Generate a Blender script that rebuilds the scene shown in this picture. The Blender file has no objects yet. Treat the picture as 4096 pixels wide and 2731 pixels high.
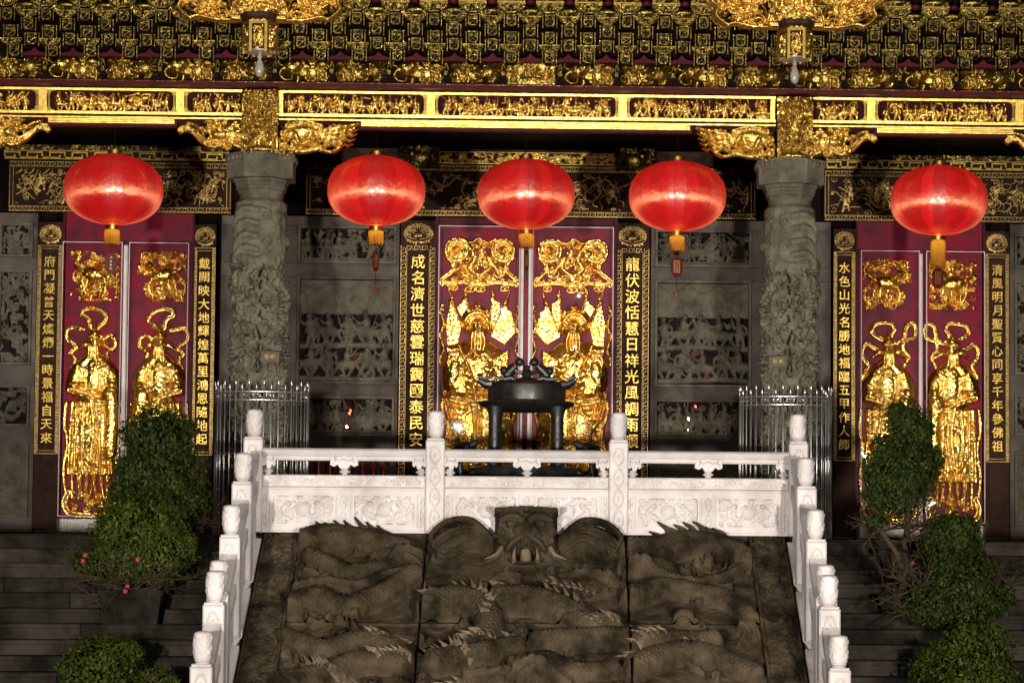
import bpy, math, random
import numpy as np
from mathutils import Matrix, Vector

# ------------------------------------------------------------------ camera, sky, lights, exposure
S = bpy.context.scene
COL = S.collection
R = math.radians

cam_d = bpy.data.cameras.new('camera')
cam_d.lens = 80.0
cam_d.sensor_width = 36.0
cam_d.shift_x = -0.0855
cam_d.shift_y = 0.0668
cam_d.clip_start = 0.5
cam_d.clip_end = 500.0
cam = bpy.data.objects.new('camera', cam_d)
COL.objects.link(cam)
cam.matrix_world = (Matrix.Translation((0.15, -25.1, 0.06)) @ Matrix.Rotation(R(-1.5), 4, 'Z')
                    @ Matrix.Rotation(R(93.0), 4, 'X') @ Matrix.Rotation(0.0078, 4, 'Z'))
S.camera = cam

world = bpy.data.worlds.new('World')
S.world = world
world.use_nodes = True
wn = world.node_tree
wn.nodes.clear()
w_out = wn.nodes.new('ShaderNodeOutputWorld')
w_bg = wn.nodes.new('ShaderNodeBackground')
w_sky = wn.nodes.new('ShaderNodeTexSky')
w_sky.sky_type = 'NISHITA'
w_sky.sun_disc = False
w_sky.sun_elevation = R(2.0)
w_sky.sun_rotation = R(180.0)
w_bg.inputs['Strength'].default_value = 0.003
wn.links.new(w_sky.outputs[0], w_bg.inputs['Color'])
wn.links.new(w_bg.outputs[0], w_out.inputs['Surface'])


def flood(x, y, z, tx, tz, watts, cone, col, rad):
    """A floodlight on the plaza, or an added fill, in front of the temple, aimed at the facade."""
    d = bpy.data.lights.new('floodlight', 'SPOT')
    d.energy = watts
    d.color = col
    d.spot_size = R(cone)
    d.spot_blend = 0.6
    d.shadow_soft_size = rad
    o = bpy.data.objects.new('floodlight', d)
    COL.objects.link(o)
    o.location = (x, y, z)
    o.rotation_euler = (Vector((tx, 4.0, tz)) - Vector((x, y, z))).to_track_quat('-Z', 'Y').to_euler()
    return o


WARM = (1.0, 0.93, 0.83)
flood(-4.4, -18.0, -0.3, -0.8, 3.3, 11200, 52, WARM, 0.24)
flood(4.4, -18.0, -0.3, 0.8, 3.3, 11200, 52, WARM, 0.24)
flood(0.4, -22.0, 2.6, 0.0, 3.0, 2100, 46, (1.0, 0.95, 0.9), 0.2)  # weak fill flood, added to lift the lower wall and lantern centres

S.view_settings.view_transform = 'Standard'
S.view_settings.look = 'None'
S.view_settings.exposure = 0.0
S.view_settings.gamma = 1.0
S.render.engine = 'CYCLES'
S.cycles.use_denoising = True
S.cycles.max_bounces = 6
S.cycles.transparent_max_bounces = 12
S.cycles.sample_clamp_indirect = 3.0
S.cycles.caustics_reflective = False
S.cycles.caustics_refractive = False

rng = random.Random(7)


# ------------------------------------------------------------------ materials
def nd(nt, kind, **kw):
    n = nt.nodes.new(kind)
    for k, v in kw.items():
        setattr(n, k, v)
    return n


def mat(name, c1, c2=None, rough=0.6, metal=0.0, scale=6.0, detail=6.0, bump=0.0, bscale=40.0,
        rough2=None, spec=0.5, contrast=(0.35, 0.65), coat=0.0, vary=0.0, bdist=0.01):
    m = bpy.data.materials.new(name)
    m.use_nodes = True
    nt = m.node_tree
    b = nt.nodes['Principled BSDF']
    b.inputs['Base Color'].default_value = (*c1, 1)
    b.inputs['Roughness'].default_value = rough
    b.inputs['Metallic'].default_value = metal
    b.inputs['Specular IOR Level'].default_value = spec
    b.inputs['Coat Weight'].default_value = coat
    b.inputs['Coat Roughness'].default_value = 0.08
    geo = nd(nt, 'ShaderNodeNewGeometry')
    n1 = nd(nt, 'ShaderNodeTexNoise')
    n1.inputs['Scale'].default_value = scale
    n1.inputs['Detail'].default_value = detail
    n1.inputs['Roughness'].default_value = 0.62
    nt.links.new(geo.outputs['Position'], n1.inputs['Vector'])
    rmp = nd(nt, 'ShaderNodeMapRange')
    rmp.inputs['From Min'].default_value = contrast[0]
    rmp.inputs['From Max'].default_value = contrast[1]
    nt.links.new(n1.outputs['Fac'], rmp.inputs['Value'])
    if c2 is not None:
        mx = nd(nt, 'ShaderNodeMix', data_type='RGBA')
        mx.inputs['A'].default_value = (*c1, 1)
        mx.inputs['B'].default_value = (*c2, 1)
        nt.links.new(rmp.outputs['Result'], mx.inputs['Factor'])
        last = mx.outputs['Result']
        if vary > 0:
            oi = nd(nt, 'ShaderNodeObjectInfo')
            mr = nd(nt, 'ShaderNodeMapRange')
            mr.inputs['To Min'].default_value = 1 - vary
            mr.inputs['To Max'].default_value = 1 + vary
            nt.links.new(oi.outputs['Random'], mr.inputs['Value'])
            hs = nd(nt, 'ShaderNodeHueSaturation')
            nt.links.new(mr.outputs['Result'], hs.inputs['Value'])
            nt.links.new(last, hs.inputs['Color'])
            last = hs.outputs['Color']
        nt.links.new(last, b.inputs['Base Color'])
    if rough2 is not None:
        mr = nd(nt, 'ShaderNodeMapRange')
        mr.inputs['To Min'].default_value = rough
        mr.inputs['To Max'].default_value = rough2
        nt.links.new(rmp.outputs['Result'], mr.inputs['Value'])
        nt.links.new(mr.outputs['Result'], b.inputs['Roughness'])
    if bump > 0:
        n2 = nd(nt, 'ShaderNodeTexNoise')
        n2.inputs['Scale'].default_value = bscale
        n2.inputs['Detail'].default_value = 5
        nt.links.new(geo.outputs['Position'], n2.inputs['Vector'])
        bp = nd(nt, 'ShaderNodeBump')
        bp.inputs['Strength'].default_value = bump
        bp.inputs['Distance'].default_value = bdist
        nt.links.new(n2.outputs['Fac'], bp.inputs['Height'])
        nt.links.new(bp.outputs['Normal'], b.inputs['Normal'])
    return m


def emit(name, col, st, base=None):
    m = bpy.data.materials.new(name)
    m.use_nodes = True
    b = m.node_tree.nodes['Principled BSDF']
    b.inputs['Base Color'].default_value = (*(base or col), 1)
    b.inputs['Emission Color'].default_value = (*col, 1)
    b.inputs['Emission Strength'].default_value = st
    return m


M = {}
M['gold'] = mat('gilt_wood', (0.90, 0.63, 0.17), (0.45, 0.27, 0.06), 0.28, 1.0, 14, 5, 0.45, 95, rough2=0.48)
M['gold_door'] = mat('polished_gilt', (1.0, 0.72, 0.22), (0.84, 0.48, 0.085), 0.16, 1.0, 6, 5, 0.2, 120, rough2=0.34)
M['gold_dim'] = mat('dim_gilt', (0.62, 0.43, 0.11), (0.2, 0.125, 0.03), 0.26, 1.0, 16, 5, 0.45, 95, rough2=0.48)  # gilt dimmed in colour for the weaker light on the eave beasts
M['gold_bright'] = mat('bright_gilt', (0.76, 0.53, 0.135), (0.42, 0.26, 0.05), 0.3, 1.0, 22, 6, 0.3, 70, rough2=0.46)
M['gold_old_shade'] = mat('aged_shaded_gilt', (0.30, 0.215, 0.055), (0.04, 0.029, 0.009), 0.22, 1.0, 18, 6, 0.8, 50, rough2=0.5)  # aged gilt, darkened further for the light falling off towards the eave
M['gold_line'] = mat('gold_leaf_line', (0.62, 0.43, 0.15), (0.30, 0.19, 0.06), 0.45, 0.85, 20, 4)
M['red_wood'] = mat('dark_red_lacquer', (0.075, 0.006, 0.010), (0.04, 0.004, 0.007), 0.4, 0, 5, 5, 0.08, 30, rough2=0.55, spec=0.12)
M['red_door'] = mat('crimson_door_lacquer', (0.25, 0.005, 0.026), (0.09, 0.006, 0.02), 0.3, 0, 3.5, 6, 0.06, 30, rough2=0.5, spec=0.2)
M['beam_wood'] = mat('dark_beam_lacquer', (0.034, 0.005, 0.006), (0.018, 0.003, 0.004), 0.5, 0, 5, 5, spec=0.05)
M['brown_wood'] = mat('dark_brown_wood', (0.046, 0.022, 0.013), (0.028, 0.013, 0.008), 0.55, 0, 8, 6, 0.12, 40, spec=0.05)
M['dark_wood'] = mat('blackened_wood', (0.011, 0.005, 0.005), (0.006, 0.003, 0.003), 0.6, 0, 6, 4, spec=0.02)
M['stone'] = mat('grey_granite', (0.155, 0.138, 0.10), (0.075, 0.066, 0.048), 0.78, 0, 4.5, 8, 0.6, 45, vary=0.12, spec=0.03)
M['stone_wall'] = mat('grey_wall_stone', (0.135, 0.112, 0.094), (0.078, 0.065, 0.056), 0.8, 0, 3.5, 8, 0.3, 60, vary=0.1, spec=0.03)
M['ramp'] = mat('weathered_brown_stone', (0.072, 0.054, 0.034), (0.013, 0.010, 0.006), 0.85, 0, 3.0, 10, 0.55, 45, vary=0.06, contrast=(0.36, 0.64), bdist=0.014, spec=0.02)
M['ramp_tan'] = mat('tan_worn_stone', (0.17, 0.128, 0.082), (0.085, 0.062, 0.04), 0.85, 0, 7, 8, 0.4, 45, vary=0.1, spec=0.03)
M['step'] = mat('step_granite', (0.038, 0.032, 0.024), (0.007, 0.006, 0.005), 0.82, 0, 1.7, 9, 0.6, 30, vary=0.35, contrast=(0.38, 0.62), bdist=0.02, spec=0.06)
M['marble'] = mat('white_marble', (0.53, 0.495, 0.485), (0.35, 0.305, 0.29), 0.6, 0, 3.2, 8, 0.16, 70, contrast=(0.42, 0.78), vary=0.05)
M['marble_weathered'] = mat('weathered_marble', (0.55, 0.505, 0.50), (0.24, 0.19, 0.165), 0.7, 0, 2.2, 10, 0.25, 60, contrast=(0.47, 0.72), vary=0.06)
M['bronze'] = mat('black_bronze', (0.012, 0.0115, 0.011), (0.022, 0.02, 0.018), 0.28, 0.3, 9, 6, 0.2, 60, rough2=0.5)
M['steel'] = mat('stainless_steel', (0.74, 0.72, 0.69), (0.6, 0.58, 0.55), 0.4, 0.9, 10, 3)
M['yellow'] = mat('yellow_tassel_thread', (0.78, 0.40, 0.012), (0.6, 0.27, 0.008), 0.7, 0, 60, 3)
M['tag'] = mat('dark_red_card', (0.10, 0.008, 0.008), (0.07, 0.006, 0.006), 0.3)
M['black'] = mat('soot_black', (0.004, 0.004, 0.004), None, 0.9, spec=0.0)
M['brass'] = mat('brass_fitting', (0.8, 0.5, 0.16), (0.6, 0.34, 0.09), 0.3, 1.0, 20, 3)
M['red_wax'] = mat('red_votive_glass', (0.34, 0.008, 0.016), (0.2, 0.004, 0.008), 0.3, 0, 12, 3)
M['white_glass'] = mat('milk_glass', (0.34, 0.31, 0.25), (0.22, 0.2, 0.15), 0.2, 0, 8, 3)
M['bark'] = mat('grey_bark', (0.060, 0.044, 0.024), (0.024, 0.018, 0.010), 0.85, 0, 25, 6, 0.4, 60, spec=0.05)
M['pot'] = mat('grey_stone_pot', (0.018, 0.016, 0.012), (0.006, 0.0055, 0.0045), 0.85, 0, 6, 8, 0.5, 40, spec=0.02, bdist=0.02)
M['flower'] = mat('pink_petal', (0.40, 0.03, 0.08), (0.3, 0.02, 0.06), 0.6, 0, 30, 2)
M['plaza'] = mat('plaza_paving', (0.07, 0.066, 0.058), (0.04, 0.038, 0.034), 0.85, 0, 2.5, 8, 0.2, 40)
M['red_lamp'] = emit('lit_red_bulb', (1.0, 0.06, 0.03), 14)
M['amber_lamp'] = emit('lit_amber_bulb', (1.0, 0.45, 0.2), 26)
M['recess'] = mat('recess_shade_stone', (0.022, 0.018, 0.015), (0.008, 0.007, 0.006), 0.9, 0, 5, 5, spec=0.0)  # shade of the pierced holes put into a darker stone colour
M['red_back'] = mat('red_recess_glow', (0.22, 0.006, 0.012), (0.07, 0.003, 0.006), 0.6, 0, 3, 3)  # red lantern glow behind the pierced stone, put into the colour


def leaf_mat(name, a, b):
    m = bpy.data.materials.new(name)
    m.use_nodes = True
    nt = m.node_tree
    p = nt.nodes['Principled BSDF']
    p.inputs['Roughness'].default_value = 0.55
    p.inputs['Specular IOR Level'].default_value = 0.12
    geo = nd(nt, 'ShaderNodeNewGeometry')
    rp = nd(nt, 'ShaderNodeMix', data_type='RGBA')
    rp.inputs['A'].default_value = (*a, 1)
    rp.inputs['B'].default_value = (*b, 1)
    nt.links.new(geo.outputs['Random Per Island'], rp.inputs['Factor'])
    nt.links.new(rp.outputs['Result'], p.inputs['Base Color'])
    p.inputs['Transmission Weight'].default_value = 0.0
    return m


M['leaf'] = leaf_mat('azalea_leaf', (0.008, 0.015, 0.0025), (0.030, 0.044, 0.006))
M['leaf2'] = leaf_mat('azalea_leaf_bright', (0.013, 0.023, 0.0025), (0.048, 0.062, 0.006))


def satin():
    m = bpy.data.materials.new('red_satin')
    m.use_nodes = True
    nt = m.node_tree
    p = nt.nodes['Principled BSDF']
    out = nt.nodes['Material Output']
    p.inputs['Base Color'].default_value = (0.72, 0.006, 0.016, 1)
    p.inputs['Roughness'].default_value = 0.36
    oi = nd(nt, 'ShaderNodeObjectInfo')
    mr = nd(nt, 'ShaderNodeMapRange')
    mr.inputs['To Min'].default_value = 0.72
    mr.inputs['To Max'].default_value = 1.12
    nt.links.new(oi.outputs['Random'], mr.inputs['Value'])
    hs = nd(nt, 'ShaderNodeHueSaturation')
    hs.inputs['Color'].default_value = (0.72, 0.006, 0.016, 1)
    nt.links.new(mr.outputs['Result'], hs.inputs['Value'])
    nt.links.new(hs.outputs['Color'], p.inputs['Base Color'])
    p.inputs['Specular IOR Level'].default_value = 0.75
    p.inputs['Anisotropic'].default_value = 0.85
    p.inputs['Anisotropic Rotation'].default_value = 0.25
    gn = nd(nt, 'ShaderNodeNewGeometry')
    tg = nd(nt, 'ShaderNodeVectorMath', operation='CROSS_PRODUCT')
    tg.inputs[0].default_value = (0, 0, 1)
    nt.links.new(gn.outputs['Normal'], tg.inputs[1])
    nt.links.new(tg.outputs[0], p.inputs['Tangent'])
    tr = nd(nt, 'ShaderNodeBsdfTranslucent')
    h2 = nd(nt, 'ShaderNodeHueSaturation')
    h2.inputs['Color'].default_value = (0.85, 0.03, 0.03, 1)
    nt.links.new(mr.outputs['Result'], h2.inputs['Value'])
    nt.links.new(h2.outputs['Color'], tr.inputs['Color'])
    ns = nd(nt, 'ShaderNodeTexNoise')
    ns.inputs['Scale'].default_value = 9.0
    ns.inputs['Detail'].default_value = 4.0
    nt.links.new(gn.outputs['Position'], ns.inputs['Vector'])
    bp = nd(nt, 'ShaderNodeBump')
    bp.inputs['Strength'].default_value = 0.35
    bp.inputs['Distance'].default_value = 0.03
    nt.links.new(ns.outputs['Fac'], bp.inputs['Height'])
    nt.links.new(bp.outputs['Normal'], p.inputs['Normal'])
    mx = nd(nt, 'ShaderNodeMixShader')
    mx.inputs[0].default_value = 0.3
    nt.links.new(p.outputs[0], mx.inputs[1])
    nt.links.new(tr.outputs[0], mx.inputs[2])
    gl = nd(nt, 'ShaderNodeBsdfAnisotropic')
    gl.inputs['Color'].default_value = (1.0, 0.42, 0.22, 1)
    gl.inputs['Roughness'].default_value = 0.5
    gl.inputs['Anisotropy'].default_value = 0.62
    gl.inputs['Rotation'].default_value = 0.25
    nt.links.new(tg.outputs[0], gl.inputs['Tangent'])
    nt.links.new(bp.outputs['Normal'], gl.inputs['Normal'])
    g2 = nd(nt, 'ShaderNodeBsdfGlossy')
    g2.inputs['Color'].default_value = (1.0, 0.8, 0.7, 1)
    g2.inputs['Roughness'].default_value = 0.14
    m2 = nd(nt, 'ShaderNodeMixShader')
    m2.inputs[0].default_value = 0.36
    m3 = nd(nt, 'ShaderNodeMixShader')
    m3.inputs[0].default_value = 0.09
    nt.links.new(mx.outputs[0], m2.inputs[1])
    nt.links.new(gl.outputs[0], m2.inputs[2])
    nt.links.new(m2.outputs[0], m3.inputs[1])
    nt.links.new(g2.outputs[0], m3.inputs[2])
    nt.links.new(m3.outputs[0], out.inputs['Surface'])
    return m


M['satin'] = satin()


def glass():
    m = bpy.data.materials.new('clear_acrylic')
    m.use_nodes = True
    nt = m.node_tree
    out = nt.nodes['Material Output']
    nt.nodes.remove(nt.nodes['Principled BSDF'])
    t = nd(nt, 'ShaderNodeBsdfTransparent')
    g = nd(nt, 'ShaderNodeBsdfGlossy')
    g.inputs['Roughness'].default_value = 0.035
    f = nd(nt, 'ShaderNodeFresnel')
    f.inputs['IOR'].default_value = 1.45
    mx = nd(nt, 'ShaderNodeMixShader')
    nt.links.new(f.outputs[0], mx.inputs[0])
    nt.links.new(t.outputs[0], mx.inputs[1])
    nt.links.new(g.outputs[0], mx.inputs[2])
    nt.links.new(mx.outputs[0], out.inputs['Surface'])
    return m


M['glass'] = glass()
M['frost'] = mat('acrylic_edge', (0.75, 0.6, 0.62), (0.6, 0.45, 0.48), 0.2, 0.0, 10, 3)


# ------------------------------------------------------------------ object helpers
def tag(o, label=None, cat=None, group=None, kind=None):
    if label:
        o['label'] = label
    if cat:
        o['category'] = cat
    if group:
        o['group'] = group
    if kind:
        o['kind'] = kind
    return o


def obj(name, me, m=None, parent=None, loc=(0, 0, 0), rot=(0, 0, 0), sc=None):
    if me is not None and m is not None and not me.materials:
        me.materials.append(M[m] if isinstance(m, str) else m)
    o = bpy.data.objects.new(name, me)
    COL.objects.link(o)
    if parent is not None:
        o.parent = parent
    o.location = loc
    o.rotation_euler = rot
    if sc is not None:
        o.scale = sc
    return o


def thing(name, label, cat, loc=(0, 0, 0), rz=0.0, group=None):
    o = obj(name, None, None, None, loc, (0, 0, rz))
    return tag(o, label, cat, group)


def copy_tree(o, parent=None):
    c = o.copy()
    COL.objects.link(c)
    c.parent = parent
    for ch in list(o.children):
        copy_tree(ch, c)
    return c


class MB:
    """Collects shapes and links them as one mesh."""

    def __init__(s):
        s.v = []
        s.f = []

    def add(s, v, f):
        n = len(s.v)
        s.v += [tuple(p) for p in v]
        s.f += [tuple(i + n for i in q) for q in f]
        return s

    def box(s, x0, x1, y0, y1, z0, z1):
        v = [(x0, y0, z0), (x1, y0, z0), (x1, y1, z0), (x0, y1, z0), (x0, y0, z1), (x1, y0, z1), (x1, y1, z1), (x0, y1, z1)]
        return s.add(v, [(0, 3, 2, 1), (4, 5, 6, 7), (0, 1, 5, 4), (1, 2, 6, 5), (2, 3, 7, 6), (3, 0, 4, 7)])

    def bev(s, x0, x1, y0, y1, z0, z1, b):
        """Box whose front (-y) face is chamfered."""
        v = [(x0, y0 + b, z0), (x1, y0 + b, z0), (x1, y1, z0), (x0, y1, z0), (x0, y0 + b, z1), (x1, y0 + b, z1), (x1, y1, z1), (x0, y1, z1),
             (x0 + b, y0, z0 + b), (x1 - b, y0, z0 + b), (x1 - b, y0, z1 - b), (x0 + b, y0, z1 - b)]
        return s.add(v, [(0, 3, 2, 1), (4, 5, 6, 7), (1, 2, 6, 5), (2, 3, 7, 6), (3, 0, 4, 7), (8, 9, 10, 11),
                         (0, 1, 9, 8), (1, 5, 10, 9), (5, 4, 11, 10), (4, 0, 8, 11)])

    def lathe(s, prof, n=16, c=(0, 0, 0), a0=0.0):
        v = []
        f = []
        for r, z in prof:
            for k in range(n):
                a = a0 + 2 * math.pi * k / n
                v.append((c[0] + r * math.cos(a), c[1] + r * math.sin(a), c[2] + z))
        m = len(prof)
        for i in range(m - 1):
            for k in range(n):
                k2 = (k + 1) % n
                f.append((i * n + k, i * n + k2, (i + 1) * n + k2, (i + 1) * n + k))
        f.append(tuple(range(n - 1, -1, -1)))
        f.append(tuple(range((m - 1) * n, m * n)))
        return s.add(v, f)

    def tube(s, pts, rad, n=6, cap=True):
        pts = [Vector(p) for p in pts]
        rr = rad if isinstance(rad, (list, tuple)) else [rad] * len(pts)
        v = []
        f = []
        up = Vector((0.13, 0.37, 0.92))
        for i, p in enumerate(pts):
            t = (pts[min(i + 1, len(pts) - 1)] - pts[max(i - 1, 0)])
            if t.length < 1e-9:
                t = Vector((0, 0, 1))
            t.normalize()
            a = t.cross(up)
            if a.length < 1e-3:
                a = t.cross(Vector((1, 0, 0)))
            a.normalize()
            b = t.cross(a)
            for k in range(n):
                an = 2 * math.pi * k / n
                v.append(p + (a * math.cos(an) + b * math.sin(an)) * rr[i])
        for i in range(len(pts) - 1):
            for k in range(n):
                k2 = (k + 1) % n
                f.append((i * n + k, i * n + k2, (i + 1) * n + k2, (i + 1) * n + k))
        if cap:
            f.append(tuple(range(n)))
            f.append(tuple(range(len(pts) * n - 1, (len(pts) - 1) * n - 1, -1)))
        return s.add(v, f)

    def ball(s, c, r, nu=10, nv=7):
        r = r if isinstance(r, (tuple, list)) else (r, r, r)
        prof = [(math.sin(math.pi * (i + 0.02) / (nv - 0.96 + 0.0)), -math.cos(math.pi * (i + 0.02) / (nv - 0.96))) for i in range(nv)]
        v = []
        f = []
        for a, z in prof:
            for k in range(nu):
                t = 2 * math.pi * k / nu
                v.append((c[0] + r[0] * a * math.cos(t), c[1] + r[1] * a * math.sin(t), c[2] + r[2] * z))
        for i in range(nv - 1):
            for k in range(nu):
                k2 = (k + 1) % nu
                f.append((i * nu + k, i * nu + k2, (i + 1) * nu + k2, (i + 1) * nu + k))
        f.append(tuple(range(nu - 1, -1, -1)))
        f.append(tuple(range((nv - 1) * nu, nv * nu)))
        return s.add(v, f)

    def prism(s, poly, y0, y1):
        """Polygon in x,z extruded along y."""
        n = len(poly)
        v = [(x, y0, z) for x, z in poly] + [(x, y1, z) for x, z in poly]
        f = [tuple(range(n)), tuple(range(2 * n - 1, n - 1, -1))]
        f += [((i + 1) % n, i, i + n, (i + 1) % n + n) for i in range(n)]
        return s.add(v, f)

    def mesh(s, name, smooth=False, ang=None):
        me = bpy.data.meshes.new(name)
        me.from_pydata(s.v, [], s.f)
        if smooth:
            me.polygons.foreach_set('use_smooth', [True] * len(me.polygons))
            if ang:
                me.set_sharp_from_angle(angle=R(ang))
        me.update()
        return me

    def build(s, name, m, parent=None, loc=(0, 0, 0), smooth=False, rot=(0, 0, 0), ang=40):
        return obj(name, s.mesh(name, smooth, ang if smooth else None), m, parent, loc, rot)


def boxo(name, m, parent, x0, x1, y0, y1, z0, z1, b=0.0, loc=(0, 0, 0)):
    mb = MB()
    if b:
        mb.bev(x0, x1, y0, y1, z0, z1, b)
    else:
        mb.box(x0, x1, y0, y1, z0, z1)
    return mb.build(name, m, parent, loc)


# ------------------------------------------------------------------ relief fields
def vnoise(x, y, seed=0):
    xi = np.floor(x).astype(np.int64)
    yi = np.floor(y).astype(np.int64)
    xf = x - xi
    yf = y - yi
    u = xf * xf * (3 - 2 * xf)
    v = yf * yf * (3 - 2 * yf)

    def hsh(a, b):
        n = (a * 374761393 + b * 668265263 + seed * 974711) & 0x7fffffff
        n = ((n ^ (n >> 13)) * 1274126177) & 0x7fffffff
        return ((n ^ (n >> 16)) & 0xffff) / 65535.0
    return ((hsh(xi, yi) * (1 - u) + hsh(xi + 1, yi) * u) * (1 - v) + (hsh(xi, yi + 1) * (1 - u) + hsh(xi + 1, yi + 1) * u) * v)


def fbm(x, y, seed=0, oct=4):
    t = 0
    a = 0.5
    for i in range(oct):
        t = t + a * vnoise(x * 2 ** i, y * 2 ** i, seed + i * 17)
        a *= 0.5
    return t


def spline(pts, n=6):
    if len(pts) < 3:
        return pts
    P = [pts[0]] + list(pts) + [pts[-1]]
    out = []
    for i in range(1, len(P) - 2):
        p0, p1, p2, p3 = (np.array(P[j], float) for j in (i - 1, i, i + 1, i + 2))
        for k in range(n):
            t = k / n
            out.append(tuple(0.5 * ((2 * p1) + (-p0 + p2) * t + (2 * p0 - 5 * p1 + 4 * p2 - p3) * t * t + (-p0 + 3 * p1 - 3 * p2 + p3) * t ** 3)))
    out.append(tuple(map(float, pts[-1])))
    return out


class Field:
    """Height field over x (right) and z (up); height comes towards -y."""

    def __init__(s, x0, x1, z0, z1, cell):
        s.nx = max(2, int(round((x1 - x0) / cell)))
        s.nz = max(2, int(round((z1 - z0) / cell)))
        s.x0, s.x1, s.z0, s.z1 = x0, x1, z0, z1
        s.dx = (x1 - x0) / s.nx
        s.dz = (z1 - z0) / s.nz
        s.X, s.Z = np.meshgrid(np.linspace(x0, x1, s.nx + 1), np.linspace(z0, z1, s.nz + 1))
        s.h = np.zeros_like(s.X)

    def win(s, xa, xb, za, zb):
        i0 = max(0, int((xa - s.x0) / s.dx))
        i1 = min(s.nx + 1, int((xb - s.x0) / s.dx) + 2)
        j0 = max(0, int((za - s.z0) / s.dz))
        j1 = min(s.nz + 1, int((zb - s.z0) / s.dz) + 2)
        return slice(j0, max(j0, j1)), slice(i0, max(i0, i1))

    def put(s, w, val, mode='max'):
        if mode == 'max':
            s.h[w] = np.maximum(s.h[w], val)
        else:
            s.h[w] = s.h[w] + val

    def blob(s, x, z, rx, rz, h, ang=0.0, base=0.0, p=0.5, mode='max'):
        r = max(rx, rz)
        w = s.win(x - r, x + r, z - r, z + r)
        X = s.X[w] - x
        Z = s.Z[w] - z
        c, sn = math.cos(ang), math.sin(ang)
        q = ((X * c + Z * sn) / rx) ** 2 + ((-X * sn + Z * c) / rz) ** 2
        s.put(w, np.where(q < 1, base + h * np.power(np.clip(1 - q, 0, 1), p), 0), mode)
        return s

    def stroke(s, pts, r0, r1=None, h=None, base=0.0, smooth=True, p=0.5, scale=0.0, groove=0.0, sl=None, flat=False):
        if smooth:
            pts = spline(pts, 5)
        r1 = r0 if r1 is None else r1
        h = r0 if h is None else h
        P = np.array(pts, float)
        L = np.concatenate([[0], np.cumsum(np.hypot(*(P[1:] - P[:-1]).T))])
        T = L / max(L[-1], 1e-9)
        rm = max(r0, r1) * 1.02
        w = s.win(P[:, 0].min() - rm, P[:, 0].max() + rm, P[:, 1].min() - rm, P[:, 1].max() + rm)
        X = s.X[w]
        Z = s.Z[w]
        if X.size == 0:
            return s
        best = np.full(X.shape, 9.0)
        ss = np.zeros(X.shape)
        side = np.zeros(X.shape)
        rr = np.full(X.shape, r0)
        x_0, z_0 = X[0, 0], Z[0, 0]
        for i in range(len(P) - 1):
            ax, az = P[i]
            bx, bz = P[i + 1]
            i0 = max(0, int((min(ax, bx) - rm - x_0) / s.dx))
            i1 = int((max(ax, bx) + rm - x_0) / s.dx) + 2
            j0 = max(0, int((min(az, bz) - rm - z_0) / s.dz))
            j1 = int((max(az, bz) + rm - z_0) / s.dz) + 2
            ww = (slice(j0, max(j1, 0)), slice(i0, max(i1, 0)))
            x = X[ww]
            z = Z[ww]
            if x.size == 0:
                continue
            dx, dz = bx - ax, bz - az
            l2 = dx * dx + dz * dz + 1e-12
            t = np.clip(((x - ax) * dx + (z - az) * dz) / l2, 0, 1)
            rl = r0 + (r1 - r0) * (T[i] + t * (T[i + 1] - T[i]))
            d = np.hypot(x - ax - t * dx, z - az - t * dz) / rl
            b = best[ww]
            m = d < b
            b[m] = d[m]
            ss[ww][m] = (L[i] + t * math.sqrt(l2))[m]
            side[ww][m] = (d * np.sign((x - ax) * dz - (z - az) * dx))[m]
            rr[ww][m] = rl[m]
        ok = best < 1
        hh = h * rr / max(r0, r1)
        prof = np.power(np.clip(1 - best ** 2, 0, 1), p) if not flat else np.clip((1 - best) * 4, 0, 1)
        val = base + hh * prof
        if scale > 0:
            q = sl or r0 * 0.45
            a = ss / q
            b = side * r0 / q
            k = np.abs(((a + 0.5 * (np.floor(b) % 2)) % 1.0) - 0.5) * 2
            val = val + scale * (k - 0.5) * np.clip(1.4 - best, 0, 1)
        if groove > 0:
            val = val + groove * np.cos(side * math.pi * 3.0) * (best < 0.92)
        s.put(w, np.where(ok, val, 0))
        return s

    def poly(s, pts, h, base=0.0, tilt=(0, 0), edge=0.0):
        P = np.array(pts, float)
        w = s.win(P[:, 0].min(), P[:, 0].max(), P[:, 1].min(), P[:, 1].max())
        X = s.X[w]
        Z = s.Z[w]
        if X.size == 0:
            return s
        ins = np.zeros(X.shape, bool)
        n = len(P)
        for i in range(n):
            x1, z1 = P[i]
            x2, z2 = P[(i + 1) % n]
            c = ((z1 > Z) != (z2 > Z)) & (X < (x2 - x1) * (Z - z1) / (z2 - z1 + 1e-12) + x1)
            ins ^= c
        cx, cz = P.mean(0)
        s.put(w, np.where(ins, base + h + tilt[0] * (X - cx) + tilt[1] * (Z - cz), 0))
        return s

    def rect(s, xa, xb, za, zb, h, e=0.0):
        w = s.win(xa, xb, za, zb)
        X = s.X[w]
        Z = s.Z[w]
        d = np.minimum(np.minimum(X - xa, xb - X), np.minimum(Z - za, zb - Z))
        v = np.clip(d / e, 0, 1) * h if e > 0 else np.where(d >= 0, h, 0)
        s.put(w, v)
        return s

    def curl(s, x, z, r, ang, turn=1, w=None, h=None, base=0.0, turns=1.3, tail=1.4):
        w = w or r * 0.24
        pts = []
        n = int(10 * turns)
        for k in range(n + 1):
            t = k / n
            a = ang + turn * t * turns * 2 * math.pi
            q = r * (0.2 + 0.8 * t)
            pts.append((x + q * math.cos(a), z + q * math.sin(a)))
        a = ang + turn * turns * 2 * math.pi
        tx, tz = -math.sin(a) * turn, math.cos(a) * turn
        x2, z2 = pts[-1]
        pts.append((x2 + tx * r * tail * 0.5, z2 + tz * r * tail * 0.5))
        pts.append((x2 + tx * r * tail + math.cos(a) * r * 0.35, z2 + tz * r * tail + math.sin(a) * r * 0.35))
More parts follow.
